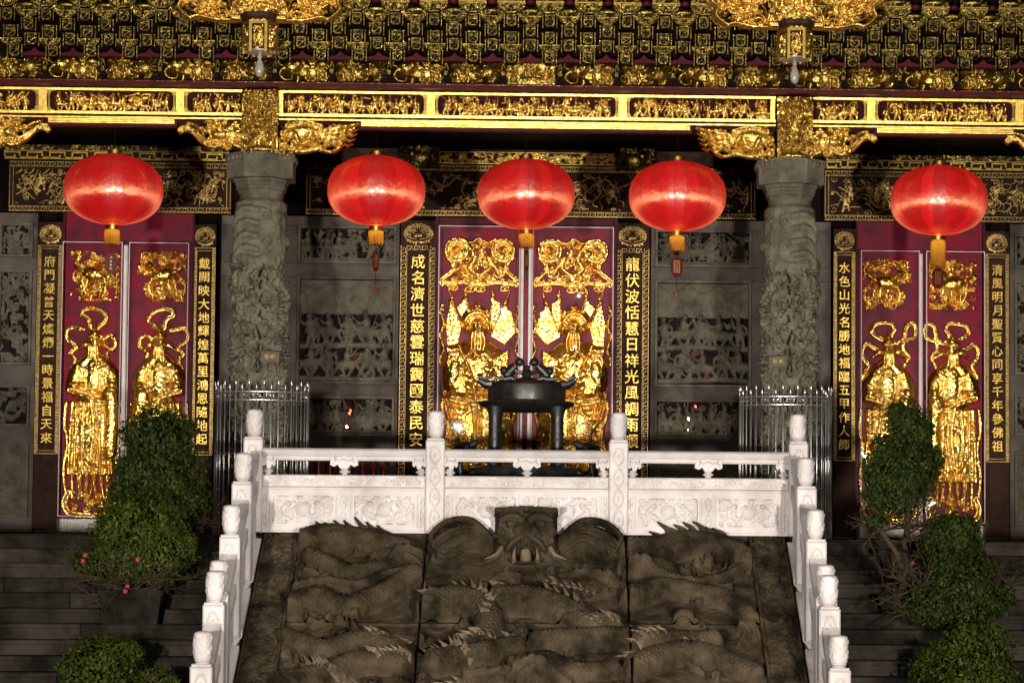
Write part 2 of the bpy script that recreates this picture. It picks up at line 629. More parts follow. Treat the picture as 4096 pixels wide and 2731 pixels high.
        s.stroke(pts, w, w * 0.45, h or w, base, smooth=False)
        return s

    def scrolls(s, rnd, n, r, box=None, h=None, base=0.0, w=None):
        x0, x1, z0, z1 = box or (s.x0, s.x1, s.z0, s.z1)
        for _ in range(n):
            q = r * rnd.uniform(0.6, 1.35)
            s.curl(rnd.uniform(x0, x1), rnd.uniform(z0, z1), q, rnd.uniform(0, 6.28), rnd.choice((-1, 1)),
                   (w or r * 0.26) * rnd.uniform(0.8, 1.2), (h or r * 0.3) * rnd.uniform(0.6, 1.2), base)
        return s

    def wisps(s, rnd, n, ln, w, h, box=None, base=0.0):
        x0, x1, z0, z1 = box or (s.x0, s.x1, s.z0, s.z1)
        for _ in range(n):
            x, z = rnd.uniform(x0, x1), rnd.uniform(z0, z1)
            a = rnd.uniform(0, 6.28)
            k = rnd.uniform(-1.2, 1.2)
            pts = [(x, z)]
            for i in range(4):
                x += math.cos(a) * ln / 4
                z += math.sin(a) * ln / 4
                a += k
                if i == 1:
                    k = -k
                pts.append((x, z))
            s.stroke(pts, w * rnd.uniform(0.7, 1.3), w * 0.4, h * rnd.uniform(0.6, 1.2), base)
        return s

    def emboss(s, rnd, n, r, amp, box=None, lo=.02, folds=0.5):
        """Fine carved curls and folds added on top of whatever already stands proud."""
        g = Field.__new__(Field)
        g.__dict__.update(s.__dict__)
        g.h = np.zeros_like(s.h)
        g.scrolls(rnd, int(n * (1 - folds)), r, box, h=1.0, w=r * .3)
        g.wisps(rnd, int(n * folds), r * 4, r * .28, 1.0, box)
        s.h = np.where(s.h > lo, s.h + amp * (np.clip(g.h, 0, 1.2) - .35), s.h)
        return s

    def warrior(s, rnd, x, z, t, d, h):
        """Small standing figure of height t at foot point x,z facing d."""
        st = rnd.uniform(0.08, 0.24) * t
        s.stroke([(x - st, z), (x - st * 0.6, z + .22 * t), (x, z + .45 * t)], .05 * t, .075 * t, h * .6)
        s.stroke([(x + st, z), (x + st * 0.9, z + .25 * t), (x, z + .45 * t)], .05 * t, .075 * t, h * .7)
        s.blob(x, z + .42 * t, .17 * t, .14 * t, h * .8)
        s.blob(x + .02 * d * t, z + .62 * t, .13 * t, .2 * t, h, -.15 * d)
        s.blob(x + .05 * d * t, z + .88 * t, .085 * t, .1 * t, h * 1.1)
        s.stroke([(x + .05 * d * t, z + .95 * t), (x + .0 * d * t, z + 1.08 * t)], .03 * t, .012 * t, h * .7)
        a = rnd.uniform(-.3, .9)
        hx, hz = x + d * .3 * t * math.cos(a), z + .68 * t + .3 * t * math.sin(a)
        s.stroke([(x, z + .74 * t), (x + d * .16 * t, z + .62 * t), (hx, hz)], .055 * t, .04 * t, h * 1.15)
        s.stroke([(x, z + .74 * t), (x - d * .2 * t, z + .64 * t), (x - d * .22 * t, z + .45 * t)], .055 * t, .04 * t, h * .9)
        b = rnd.uniform(-.5, .5)
        s.stroke([(hx - math.sin(b) * .5 * t, hz - math.cos(b) * .4 * t), (hx + math.sin(b) * .4 * t, hz + math.cos(b) * .45 * t)], .018 * t, .014 * t, h * 1.0, smooth=False)
        return s

    def rider(s, rnd, x, z, t, d, h):
        for q, ph in ((-.3, -.2), (-.2, .15), (.22, -.2), (.34, .25)):
            s.stroke([(x + d * q * t, z + .34 * t), (x + d * (q + ph * .5) * t, z + .17 * t), (x + d * (q + ph) * t, z)], .06 * t, .03 * t, h * .6)
        s.blob(x, z + .4 * t, .4 * t, .16 * t, h * .9, .08 * d)
        s.stroke([(x + d * .26 * t, z + .42 * t), (x + d * .44 * t, z + .62 * t), (x + d * .5 * t, z + .76 * t)], .12 * t, .07 * t, h * .9)
        s.stroke([(x + d * .47 * t, z + .76 * t), (x + d * .66 * t, z + .64 * t)], .075 * t, .05 * t, h, smooth=False)
        s.stroke([(x - d * .36 * t, z + .45 * t), (x - d * .52 * t, z + .4 * t), (x - d * .55 * t, z + .2 * t)], .05 * t, .025 * t, h * .7)
        s.blob(x, z + .66 * t, .12 * t, .2 * t, h * 1.15)
        s.blob(x + d * .03 * t, z + .92 * t, .085 * t, .1 * t, h * 1.2)
        s.stroke([(x, z + .95 * t), (x - d * .04 * t, z + 1.1 * t)], .04 * t, .015 * t, h)
        a = rnd.uniform(.0, 1.0)
        hx, hz = x + d * .28 * t, z + (.62 + .25 * a) * t
        s.stroke([(x, z + .76 * t), (x + d * .15 * t, z + .66 * t), (hx, hz)], .05 * t, .035 * t, h * 1.2)
        b = rnd.uniform(.6, 1.2)
        s.stroke([(hx - d * .5 * t * math.sin(b), hz - .5 * t * math.cos(b)), (hx + d * .4 * t * math.sin(b), hz + .4 * t * math.cos(b))], .018 * t, .014 * t, h * 1.1, smooth=False)
        s.stroke([(x, z + .55 * t), (x + d * .06 * t, z + .38 * t), (x + d * .1 * t, z + .26 * t)], .06 * t, .045 * t, h * 1.2)
        return s

    def rough(s, amp, sc, seed=1, only=True):
        n = (fbm(s.X * sc, s.Z * sc, seed) - 0.47) * amp * 2
        s.h = np.where((s.h > 1e-4) if only else True, s.h + n, s.h)
        return s

    def mesh(s, name, thr=0.0, fn=None, depth=None):
        """Cells above thr become faces. fn maps (x, h, z) arrays to world arrays."""
        hh = s.h
        k = np.maximum(np.maximum(hh[:-1, :-1], hh[1:, :-1]), np.maximum(hh[:-1, 1:], hh[1:, 1:])) > thr
        idx = np.arange(hh.size).reshape(hh.shape)
        q = np.stack([idx[:-1, :-1][k], idx[:-1, 1:][k], idx[1:, 1:][k], idx[1:, :-1][k]], 1)
        used, inv = np.unique(q.ravel(), return_inverse=True)
        x, z, h = s.X.ravel()[used], s.Z.ravel()[used], (hh.ravel()[used] if thr < 0 else np.maximum(hh.ravel()[used], 0))
        if fn is None:
            co = np.stack([x, -h, z], 1)
        else:
            co = np.stack(fn(x, h, z), 1)
        me = bpy.data.meshes.new(name)
        nf = len(q)
        me.vertices.add(len(co))
        me.vertices.foreach_set('co', co.astype(np.float32).ravel())
        me.loops.add(nf * 4)
        me.loops.foreach_set('vertex_index', inv.reshape(-1).astype(np.int32))
        me.polygons.add(nf)
        me.polygons.foreach_set('loop_start', np.arange(0, nf * 4, 4, dtype=np.int32))
        me.polygons.foreach_set('loop_total', np.full(nf, 4, np.int32))
        me.polygons.foreach_set('use_smooth', np.ones(nf, bool))
        me.update(calc_edges=True)
        return me


def frame(mb, x0, x1, z0, z1, w, y0, y1):
    """Rectangular picture frame of bar width w between depths y0 (front) and y1."""
    mb.box(x0, x1, y0, y1, z1 - w, z1)
    mb.box(x0, x1, y0, y1, z0, z0 + w)
    mb.box(x0, x0 + w, y0, y1, z0 + w, z1 - w)
    mb.box(x1 - w, x1, y0, y1, z0 + w, z1 - w)
    return mb


def fret(mb, p0, p1, w, unit, t, y0, y1):
    """Key-fret meander along a straight strip from p0 to p1 (x,z) of width w, line thickness t."""
    dx, dz = p1[0] - p0[0], p1[1] - p0[1]
    L = math.hypot(dx, dz)
    n = max(1, int(round(L / unit)))
    u = L / n
    ux, uz = dx / L, dz / L
    vx, vz = -uz, ux

    def bar(a0, a1, b0, b1):
        xs = [p0[0] + ux * a + vx * b for a in (a0, a1) for b in (b0, b1)]
        zs = [p0[1] + uz * a + vz * b for a in (a0, a1) for b in (b0, b1)]
        mb.box(min(xs), max(xs), y0, y1, min(zs), max(zs))
    for i in range(n):
        o = i * u
        bar(o, o + u * 0.72, w - t, w)
        bar(o, o + t, t, w - t)
        bar(o + t, o + u * 0.5, 0, t)
        bar(o + u * 0.5 - t, o + u * 0.5, t, w * 0.55)
        bar(o + u * 0.72 - t, o + u * 0.72, w * 0.3, w - t)
        bar(o + u * 0.72, o + u, 0, t)
    return mb


TXT = {}


def glyph(ch, size, depth=0.012, bold=0.007):
    key = (ch, size)
    if key in TXT:
        return TXT[key]
    cu = bpy.data.curves.new('character', 'FONT')
    cu.body = ch
    cu.size = size
    cu.extrude = depth / 2
    cu.offset = bold * size
    cu.align_x = 'CENTER'
    cu.align_y = 'CENTER'
    cu.resolution_u = 3
    o = bpy.data.objects.new('character', cu)
    COL.objects.link(o)
    dg = bpy.context.evaluated_depsgraph_get()
    me = bpy.data.meshes.new_from_object(o.evaluated_get(dg))
    COL.objects.unlink(o)
    bpy.data.objects.remove(o)
    n = len(me.vertices)
    if n:
        co = np.zeros(n * 3, np.float32)
        me.vertices.foreach_get('co', co)
        co = co.reshape(-1, 3)
        c = (co.max(0) + co.min(0)) / 2
        co -= c
        co = np.stack([co[:, 0], -co[:, 2], co[:, 1]], 1)
        me.vertices.foreach_set('co', np.ascontiguousarray(co).ravel())
        me.update()
    me.name = 'character'
    me.materials.clear()
    TXT[key] = me
    return me

# ------------------------------------------------------------------ the setting: plaza, terrace, stairs, ceiling
AX = -0.06          # the temple's own axis
WY = 6.5            # front plane of the door wall
tag(boxo('plaza', 'plaza', None, -120, 120, -120, 30, -3.6, -3.19), kind='structure')
ter = tag(boxo('terrace', 'step', None, -14, 14, 0.02, 9.0, -3.3, -0.041), kind='structure')
tag(boxo('ceiling', 'dark_wood', None, -9.5, 9.5, 2.75, 6.9, 5.42, 5.6), kind='structure')

RISE, GO = 0.15, 0.232
for side, nm in ((-1, 'left_stairs'), (1, 'right_stairs')):
    st = tag(obj(nm, None), kind='structure')
    r_ = random.Random(31 + side)
    for k in range(21):
        x = 3.28
        while x < 7.9:
            L = r_.uniform(0.8, 1.5)
            x2 = min(x + L, 8.0)
            a, b = (x + 0.004, x2 - 0.004) if side > 0 else (-x2 + 0.004, -x - 0.004)
            zt = -0.045 - RISE * k + r_.uniform(-0.006, 0.003)
            y0 = -GO * (k + 1) + r_.uniform(-0.008, 0.008)
            y1 = -GO * k + 0.10 if k else 0.016
            MB().add([(a, y0 + .012, zt - RISE - .03), (b, y0 + .012, zt - RISE - .03), (b, y1, zt - RISE - .03), (a, y1, zt - RISE - .03),
                      (a, y0, zt - .045), (b, y0, zt - .045), (a, y0, zt - .012), (b, y0, zt - .012), (a, y0 + .012, zt), (b, y0 + .012, zt), (b, y1, zt), (a, y1, zt),
                      (a, y0 + .012, zt - .05), (b, y0 + .012, zt - .05)],
                     [(0, 1, 13, 12), (12, 13, 5, 4), (4, 5, 7, 6), (6, 7, 9, 8), (8, 9, 10, 11), (3, 2, 1, 0), (2, 3, 11, 10),
                      (0, 12, 4, 6, 8, 11, 3), (1, 2, 10, 9, 7, 5, 13)]).build('step_block', 'step', st)
            x = x2


# ------------------------------------------------------------------ temple wall pieces
bw = thing('temple_hall_wall', 'dark timber and stone wall of the temple hall behind doors and panels', 'wall', (0, WY + .14, 0))
boxo('wall_core', 'dark_wood', bw, -9.2, 9.2, 0.15, 0.6, -0.04, 5.4)
boxo('plinth', 'stone_wall', bw, -9.2, 9.2, 0.0, 0.146, -0.04, 0.02)


def carved_panel(par, x0, x1, z0, z1, seed, kind, m='stone', cell=0.009, lamp=()):
    """Recessed pierced stone carving between x0..x1, z0..z1 in the parent's space."""
    rd = random.Random(seed)
    W, H = x1 - x0, z1 - z0
    f = Field(x0, x1, z0, z1, cell)
    d = 0.085
    if kind == 'battle':
        zb = z0 + H * 0.66
        for k in range(3):
            xx = x0 + W * (k + .5) / 3
            f.stroke([(xx - W / 6, z1 - .05), (xx, z1 - .15), (xx + W / 6, z1 - .05)], .018, .018, .05)
            f.curl(xx - W / 6, z1 - .06, .035, 0, 1, .012, .05)
        f.rect(x0, x1, zb, z1 - .012, 0.022)
        for k in range(6):
            f.warrior(rd, x0 + W * (k + .6) / 6.2, zb + .0, .26, rd.choice((-1, 1)), .05)
        for row, zz in ((0, z0 + .05), (1, z0 + H * .35)):
            f.stroke([(x0, zz - .01), (x0 + W * .3, zz + rd.uniform(-.02, .05)), (x0 + W * .7, zz + rd.uniform(-.02, .04)), (x1, zz)], .04, .035, .05)
            for k in range(5):
                xx = x0 + W * (k + .5 + rd.uniform(-.12, .12)) / 5
                (f.rider if k % 2 == row else f.warrior)(rd, xx, zz + rd.uniform(0, .03), H * rd.uniform(.29, .34), rd.choice((-1, 1)), d)
        f.wisps(rd, 16, .2, .012, .05, (x0, x1, z0, zb))
        f.scrolls(rd, 8, .045, (x0, x1, z0, zb), .05)
    elif kind == 'figures':
        n = max(2, int(W / .2))
        for k in range(n):
            (f.rider if rd.random() < .45 else f.warrior)(rd, x0 + W * (k + .5 + rd.uniform(-.2, .2)) / n, z0 + .03, H * .82, rd.choice((-1, 1)), d)
        f.stroke([(x0, z0 + .02), (x1, z0 + .02)], .025, .025, .04, smooth=False)
        f.wisps(rd, int(34 * W * H / .5), .15, .014, .05)
        f.scrolls(rd, int(22 * W * H / .5), .045, h=.05)
    elif kind == 'scroll':
        f.scrolls(rd, int(110 * W * H), .07, h=.07)
        f.wisps(rd, int(120 * W * H), .2, .016, .06)
        for k in range(int(40 * W * H) + 2):
            f.blob(rd.uniform(x0, x1), rd.uniform(z0, z1), .04, .03, .06, rd.uniform(0, 3))
    elif kind == 'low':
        f.rect(x0, x1, z0, z1, .006)
        f.scrolls(rd, int(80 * W * H), .08, h=.03)
        f.wisps(rd, int(60 * W * H), .25, .02, .03)
    if kind == 'scroll':
        f.h = np.where(vnoise(f.X * 15, f.Z * 15, seed) > .7, 0, f.h)
    f.emboss(rd, int(110 * W * H), .022, .008)
    f.rough(.012, 14, seed)
    e = .012
    edge = np.minimum(np.minimum(f.X - x0, x1 - f.X), np.minimum(f.Z - z0, z1 - f.Z))
    f.h = np.where(f.h > 0, np.clip(f.h, 0, .12), 0) * np.clip(edge / e, 0.0, 1)
    p = obj('carved_panel', f.mesh('carved_panel', 0.006 if kind == 'low' else .012), m, par)
    mb = MB()
    frame(mb, x0 - .035, x1 + .035, z0 - .035, z1 + .035, .034, -.03, .1)
    mb.build('panel_frame', m, p)
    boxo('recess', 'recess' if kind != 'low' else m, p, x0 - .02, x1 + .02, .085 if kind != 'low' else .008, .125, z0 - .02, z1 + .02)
    for (u, v, mm, rr) in lamp:  # red_back entries are red glow by colour, not lamps
        MB().ball((x0 + W * u, .035, z0 + H * v), (rr, rr * .5, rr * 1.2), 8, 6).build('red_lamp', mm, p, smooth=True)
    return p


def stone_wall(label, xa, xb, px, seed, lamps=((), (), ())):
    """Grey stone wall between xa and xb whose carvings occupy px=(x0,x1)."""
    w = thing('carved_stone_wall', label, 'wall', ((xa + xb) / 2, WY, 0))
    o = (xa + xb) / 2
    a, b, x0, x1 = xa - o, xb - o, px[0] - o, px[1] - o
    rows = ((0.12, 1.0, 'low', ()), (1.36, 1.84, 'figures', lamps[0]), (2.08, 3.50, 'battle', lamps[1]), (3.76, 4.21, 'figures', lamps[2]))
    zs = [-0.04] + [q for r_ in rows for q in (r_[0] - .036, r_[1] + .036)] + [4.38]
    for i in range(0, len(zs), 2):
        boxo('stone_block', 'stone_wall', w, a, b, .0, .139, zs[i], zs[i + 1], .006)
    for z0, z1, kind, lm in rows:
        boxo('stone_block', 'stone_wall', w, a, x0 - .037, .002, .139, z0 - .033, z1 + .033, .006)
        boxo('stone_block', 'stone_wall', w, x1 + .037, b, .002, .139, z0 - .033, z1 + .033, .006)
        carved_panel(w, x0, x1, z0, z1, seed + int(z0 * 10), kind, lamp=lm)
    for zz in (1.05, 1.29, 1.9, 2.02, 3.56, 3.70):
        boxo('moulding', 'stone_wall', w, x0 - .04, x1 + .04, -.018, -.001, zz - .011, zz + .011, .004)
    return w


R_, A_ = 'red_lamp', 'amber_lamp'
stone_wall('carved grey stone wall with red lights between left dragon column and central door', -4.30, -1.83, (-3.2, -1.905), 100,
           (((.55, .62, R_, .03), (.60, .55, A_, .032), (.70, .42, R_, .022), (.52, .2, A_, .02), (.45, .24, R_, .018), (.64, .22, R_, .016), (.1, .4, R_, .016), (.76, .7, R_, .014)),
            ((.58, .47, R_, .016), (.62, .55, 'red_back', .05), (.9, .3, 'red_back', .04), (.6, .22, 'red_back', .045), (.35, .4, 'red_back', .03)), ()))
stone_wall('carved grey stone wall with red lights between central door and right dragon column', 1.68, 4.20, (1.775, 3.05), 200,
           (((.42, .86, R_, .02), (.34, .5, A_, .024), (.26, .22, R_, .017), (.36, .2, A_, .026), (.55, .35, R_, .02), (.57, .2, R_, .014), (.08, .3, R_, .012), (.52, .85, R_, .012)),
            ((.2, .75, 'red_back', .04), (.35, .72, 'red_back', .045), (.05, .55, R_, .014), (.4, .3, 'red_back', .05), (.55, .1, 'red_back', .05), (.38, .1, 'red_back', .05)), ()))


def side_wall(label, xa, xb, seed):
    w = thing('carved_stone_wall', label, 'wall', ((xa + xb) / 2, WY, 0))
    h = (xb - xa) / 2
    rows = ((0.2, 1.15, 'low'), (1.45, 1.95, 'scroll'), (2.3, 3.55, 'scroll'), (3.8, 4.2, 'scroll'))
    zs = [-0.04] + [q for r_ in rows for q in (r_[0] - .036, r_[1] + .036)] + [4.38]
    for i in range(0, len(zs), 2):
        boxo('stone_block', 'stone_wall', w, -h, h, .0, .139, zs[i], zs[i + 1], .006)
    for z0, z1, kind in rows:
        for s_ in (-1, 1):
            xx = sorted((s_ * h, s_ * (h - .055)))
            boxo('stone_block', 'stone_wall', w, xx[0], xx[1], .002, .139, z0 - .033, z1 + .033)
        carved_panel(w, -h + .095, h - .095, z0, z1, seed + int(z0 * 10), kind)


side_wall('narrow carved grey stone wall at far left edge beside couplet board', -7.42, -6.84, 300)
side_wall('narrow carved grey stone wall at far right edge beside couplet board', 6.72, 7.5, 400)


# ------------------------------------------------------------------ couplet boards
def lion_crest(w, seed, h=.3):
    f = Field(-w / 2, w / 2, 0, h, .006)
    t = .0055
    sx = w / .42
    for s_ in (-1, 1):
        for k in range(7):
            a = math.pi / 2 + s_ * (0.12 + k * .29)
            x, z = math.cos(a), math.sin(a)
            f.curl(x * .155 * sx, h * .52 + z * h * .36, .026, a, s_, t * .8, .012, turns=1.0, tail=.8)
            f.stroke([(x * .1 * sx, h * .5 + z * h * .25), (x * .19 * sx, h * .52 + z * h * .45)], t * .7, t * .5, .01, smooth=False)
        f.stroke([(s_ * .03 * sx, h * .62), (s_ * .07 * sx, h * .68), (s_ * .11 * sx, h * .6)], t, t, .012)
        f.blob(s_ * .065 * sx, h * .56, .018, .014, .016)
        f.curl(s_ * .03 * sx, h * .42, .018, 0, s_, t * .8, .014)
        f.stroke([(s_ * .02 * sx, h * .25), (s_ * .1 * sx, h * .3), (s_ * .155 * sx, h * .42)], t, t * .8, .014)
        f.stroke([(s_ * .0, h * .12), (s_ * .09 * sx, h * .15), (s_ * .17 * sx, h * .3)], t, t * .8, .014)
        for k in range(4):
            f.curl(s_ * (.03 + .035 * k) * sx, h * .07 + .01 * k, .016, k, s_, t * .6, .01)
    f.blob(0, h * .42, .03 * sx, .022, .018)
    return f.mesh('lion_crest', .003)


def couplet(label, xc, w, z0, z1, text, csize, crest_h=.3, fret_on=True, lower=None):
    # characters are spaced evenly; the wide boards run on below the last one
    t = thing('couplet_board', label, 'sign board', (xc, WY - .04, 0))
    boxo('board', 'brown_wood', t, -w / 2, w / 2, 0, .035, lower if lower is not None else z0, z1 + crest_h + .06, .004)
    mb = MB()
    if fret_on:
        b = .056
        fret(mb, (-w / 2 + .012, z0), (-w / 2 + .012, z1), -b, .105, .0065, -.008, -.0015)
        fret(mb, (w / 2 - .012 - b, z0), (w / 2 - .012 - b, z1), -b, .105, .0065, -.008, -.0015)
        fret(mb, (-w / 2 + .085, z1 - b), (w / 2 - .085, z1 - b), b, .105, .0065, -.008, -.0015)
        fret(mb, (-w / 2 + .085, z0), (w / 2 - .085, z0), b, .105, .0065, -.008, -.0015)
        mb.box(-w / 2 + .086, -w / 2 + .091, -.007, -.0015, z0 + .07, z1 - .07)
        mb.box(w / 2 - .091, w / 2 - .086, -.007, -.0015, z0 + .07, z1 - .07)
        mb.box(-w / 2 + .004, -w / 2 + .009, -.007, -.0015, z0, z1)
        mb.box(w / 2 - .009, w / 2 - .004, -.007, -.0015, z0, z1)
    else:
        frame(mb, -w / 2 + .006, w / 2 - .006, z0, z1, .007, -.009, -.0015)
        frame(mb, -w / 2 + .046, w / 2 - .046, z0 + .04, z1 - .04, .005, -.007, -.0015)
        rr = random.Random(len(label))
        for sx in (-1, 1):
            z = z0 + .02
            while z < z1 - .02:
                q = rr.uniform(.012, .03)
                xx = sx * (w / 2 - .031)
                mb.box(xx - .011, xx + .011, -.006, -.0015, z, z + q)
                z += q + rr.uniform(.008, .016)
    mb.build('border', 'gold_line', t)
    obj('lion_crest', lion_crest(w * .92, 1, crest_h), 'gold_line', t, (0, -.0015, z1 + .02))
    n = len(text)
    zt, zb = z1 - .135, z0 + .58
    if not fret_on:
        zt, zb = z1 - .15, z0 + .15
    for i, ch in enumerate(text):
        z = zt - (zt - zb) * (i + .38) / (n - .24)
        obj('character', glyph(ch, csize), 'gold_bright', t, (0, -.0085, z))
    return t


couplet('wide couplet board left of central door, gold characters ending in peace', AX - 1.505, .49, .62, 3.975,
        '成名濟世慈雲瑞靄國泰民安', .205)
couplet('wide couplet board right of central door, first character means dragon', AX + 1.48, .47, .62, 3.97,
        '龍伏波恬慧日祥光風調雨順', .205)
couplet('narrow couplet board at far left, left of the left side door', -6.655, .34, 1.04, 3.925,
        '府門凝普天燦爛一時景福自天來', .162, .27, False, 0.0)
couplet('narrow couplet board between left side door and left dragon column', -4.52, .31, 1.04, 3.915,
        '戴闕映大地輝煌萬里鴻恩隨地起', .162, .27, False, 0.0)
couplet('narrow couplet board between right dragon column and right side door', 4.385, .31, 1.04, 3.955,
        '水色山光名勝地福臨五甲作人師', .162, .27, False, 0.0)
couplet('narrow couplet board at far right, right of the right side door', 6.53, .34, 1.04, 3.945,
        '清風明月聖賢心同享千年參佛祖', .162, .27, False, 0.0)


# ------------------------------------------------------------------ lintels
def line_dragon(f, x, z, s_, d, rd, h=.02):
    """Coiling dragon drawn in raised gold line, head at x,z facing d, size s_."""
    path = [(x, z), (x - d * .18 * s_, z + .12 * s_), (x - d * .34 * s_, z - .02 * s_), (x - d * .3 * s_, z - .2 * s_), (x - d * .5 * s_, z - .26 * s_),
            (x - d * .68 * s_, z - .05 * s_), (x - d * .6 * s_, z + .16 * s_), (x - d * .82 * s_, z + .22 * s_), (x - d * 1.02 * s_, z + .05 * s_),
            (x - d * 1.2 * s_, z + .1 * s_), (x - d * 1.4 * s_, z + .2 * s_)]
    f.stroke(path, .036 * s_, .012 * s_, h, scale=h * .9, sl=.02)
    f.blob(x + d * .05 * s_, z, .085 * s_, .06 * s_, h * 1.3, -.3 * d)
    for k in range(6):
        a = math.pi / 2 + d * (.3 + k * .35)
        f.stroke([(x, z), (x + math.cos(a) * .12 * s_, z + math.sin(a) * .1 * s_), (x + math.cos(a + .3) * .2 * s_, z + math.sin(a + .3) * .16 * s_)], .007, .003, h)
    for i in (2, 4, 6, 8):
        px_, pz_ = path[i]
        for k in range(4):
            a = rd.uniform(0, 6.28)
            f.stroke([(px_, pz_), (px_ + math.cos(a) * .1 * s_, pz_ + math.sin(a) * .1 * s_), (px_ + math.cos(a + .5) * .17 * s_, pz_ + math.sin(a + .5) * .16 * s_)], .007, .003, h)


def lintel(label, xa, xb, z0, z1, seed, dragons, dens, mtl='gold_line'):
    w = xb - xa
    t = thing('carved_lintel', label, 'lintel', ((xa + xb) / 2, WY - .02, z0))
    H = z1 - z0
    boxo('lintel_board', 'brown_wood', t, -w / 2, w / 2, 0, .1, 0, H)
    mb = MB()
    fret(mb, (-w / 2 + .02, H - .062), (w / 2 - .02, H - .062), .05, .11, .006, -.01, -.0015)
    fret(mb, (-w / 2 + .02, .012), (w / 2 - .02, .012), .05, .11, .006, -.01, -.0015)
    for zz in (.003, .07, H - .076, H - .008):
        mb.box(-w / 2, w / 2, -.008, -.0015, zz, zz + .006)
    for xx in (-w / 2 + .012, w / 2 - .018, -w / 2 + .06, w / 2 - .066):
        mb.box(xx, xx + .006, -.007, -.0015, .08, H - .08)
    mb.build('fret_border', 'gold_line', t)
    rd = random.Random(seed)
    f = Field(-w / 2 + .09, w / 2 - .09, .095, H - .095, .006)
    for (u, v, s_, d) in dragons:
        line_dragon(f, u, H * v, s_, d, rd)
    f.wisps(rd, int(dens * w * 40), .24, .0052, .010)
    f.scrolls(rd, int(dens * w * 30), .045, h=.010, w=.005)
    for k in range(int(dens * w * 4)):
        f.warrior(rd, rd.uniform(f.x0, f.x1), rd.uniform(.1, H * .5), H * .34, rd.choice((-1, 1)), .012)
    e = np.minimum(np.minimum(f.X - f.x0, f.x1 - f.X), np.minimum(f.Z - f.z0, f.z1 - f.Z))
    f.h *= np.clip(e / .02, 0, 1)
    obj('dragon_relief', f.mesh('dragon_relief', .0025), mtl, t, (0, -.0015, 0))
    return t, w, H


t, w, H = lintel('long dark lintel with gold line dragons above the central door', AX - 3.08, AX + 3.2, 4.40, 5.11, 5,
                 ((-.55, .55, .62, 1), (.55, .55, .62, -1), (-2.2, .5, .5, 1), (2.2, .5, .5, -1)), .35)
t, w, H = lintel('dark lintel with gold line carving above the left side door', -7.25, -4.17, 4.40, 5.10, 6, ((-.6, .5, .55, 1), (1.0, .5, .5, -1)), .8)
t, w, H = lintel('dark lintel with gold line carving above the right side door', 4.10, 7.6, 4.40, 5.10, 8, ((-.7, .5, .6, 1), (.9, .5, .6, -1)), .8)


def fret_strip(label, xa, xb, z0):
    t = thing('fret_moulding', label, 'moulding', ((xa + xb) / 2, WY - .1, z0))
    w = xb - xa
    boxo('backing', 'brown_wood', t, -w / 2, w / 2, 0, .18, 0, .2)
    mb = MB()
    fret(mb, (-w / 2, .012), (w / 2, .012), .09, .3, .018, -.012, -.0015)
    mb.box(-w / 2, w / 2, -.014, -.0015, .112, .122)
    mb.box(-w / 2, w / 2, -.014, -.0015, -.002, .008)
    mb.build('key_fret', 'gold_bright', t)
    f = Field(-w / 2, w / 2, .128, .2, .008)
    rd = random.Random(3)
    f.scrolls(rd, int(w * 20), .03, h=.012)
    f.wisps(rd, int(w * 20), .1, .01, .012)
    obj('scroll_trim', f.mesh('scroll_trim', .003), 'gold_old_shade', t, (0, -.0015, 0))


fret_strip('gold key fret moulding over the left side lintel', -7.3, -4.2, 5.118)
fret_strip('gold key fret moulding over the right side lintel', 4.12, 7.6, 5.118)

t = thing('floral_moulding', 'gold floral strip over the middle of the central lintel', 'moulding', (AX, WY - .1, 5.125))
boxo('backing', 'brown_wood', t, -3.1, 3.2, 0, .18, 0, .2)
f = Field(-1.3, 1.3, .01, .15, .007)
rd = random.Random(12)
f.scrolls(rd, 70, .035, h=.02)
f.wisps(rd, 60, .16, .012, .018)
obj('floral_relief', f.mesh('floral_relief', .003), 'gold', t, (0, -.0015, 0))
mb = MB()
mb.box(-1.32, 1.32, -.016, -.0015, -.004, .006)
mb.box(-1.32, 1.32, -.016, -.0015, .156, .164)
mb.build('gold_edge', 'gold_bright', t)
for s_ in (-1, 1):
    f = Field(-.28, .28, 0, .3, .008)
    rd = random.Random(50 + s_)
    f.blob(0, .14, .2, .13, .14)
    f.blob(.1 * s_, .18, .1, .1, .2)
    f.scrolls(rd, 26, .06, h=.12)
    f.wisps(rd, 20, .15, .02, .13)
    lb = thing('lion_block', 'aged gold carved lion block over %s of the central lintel' % ('left half' if s_ < 0 else 'right half'), 'carving', (AX + s_ * 1.5, WY - .12, 5.05))
    obj('carving', f.mesh('carving', .01), 'gold_old_shade', lb)
    boxo('backing', 'brown_wood', lb, -.27, .27, -.004, .015, .08, .3)

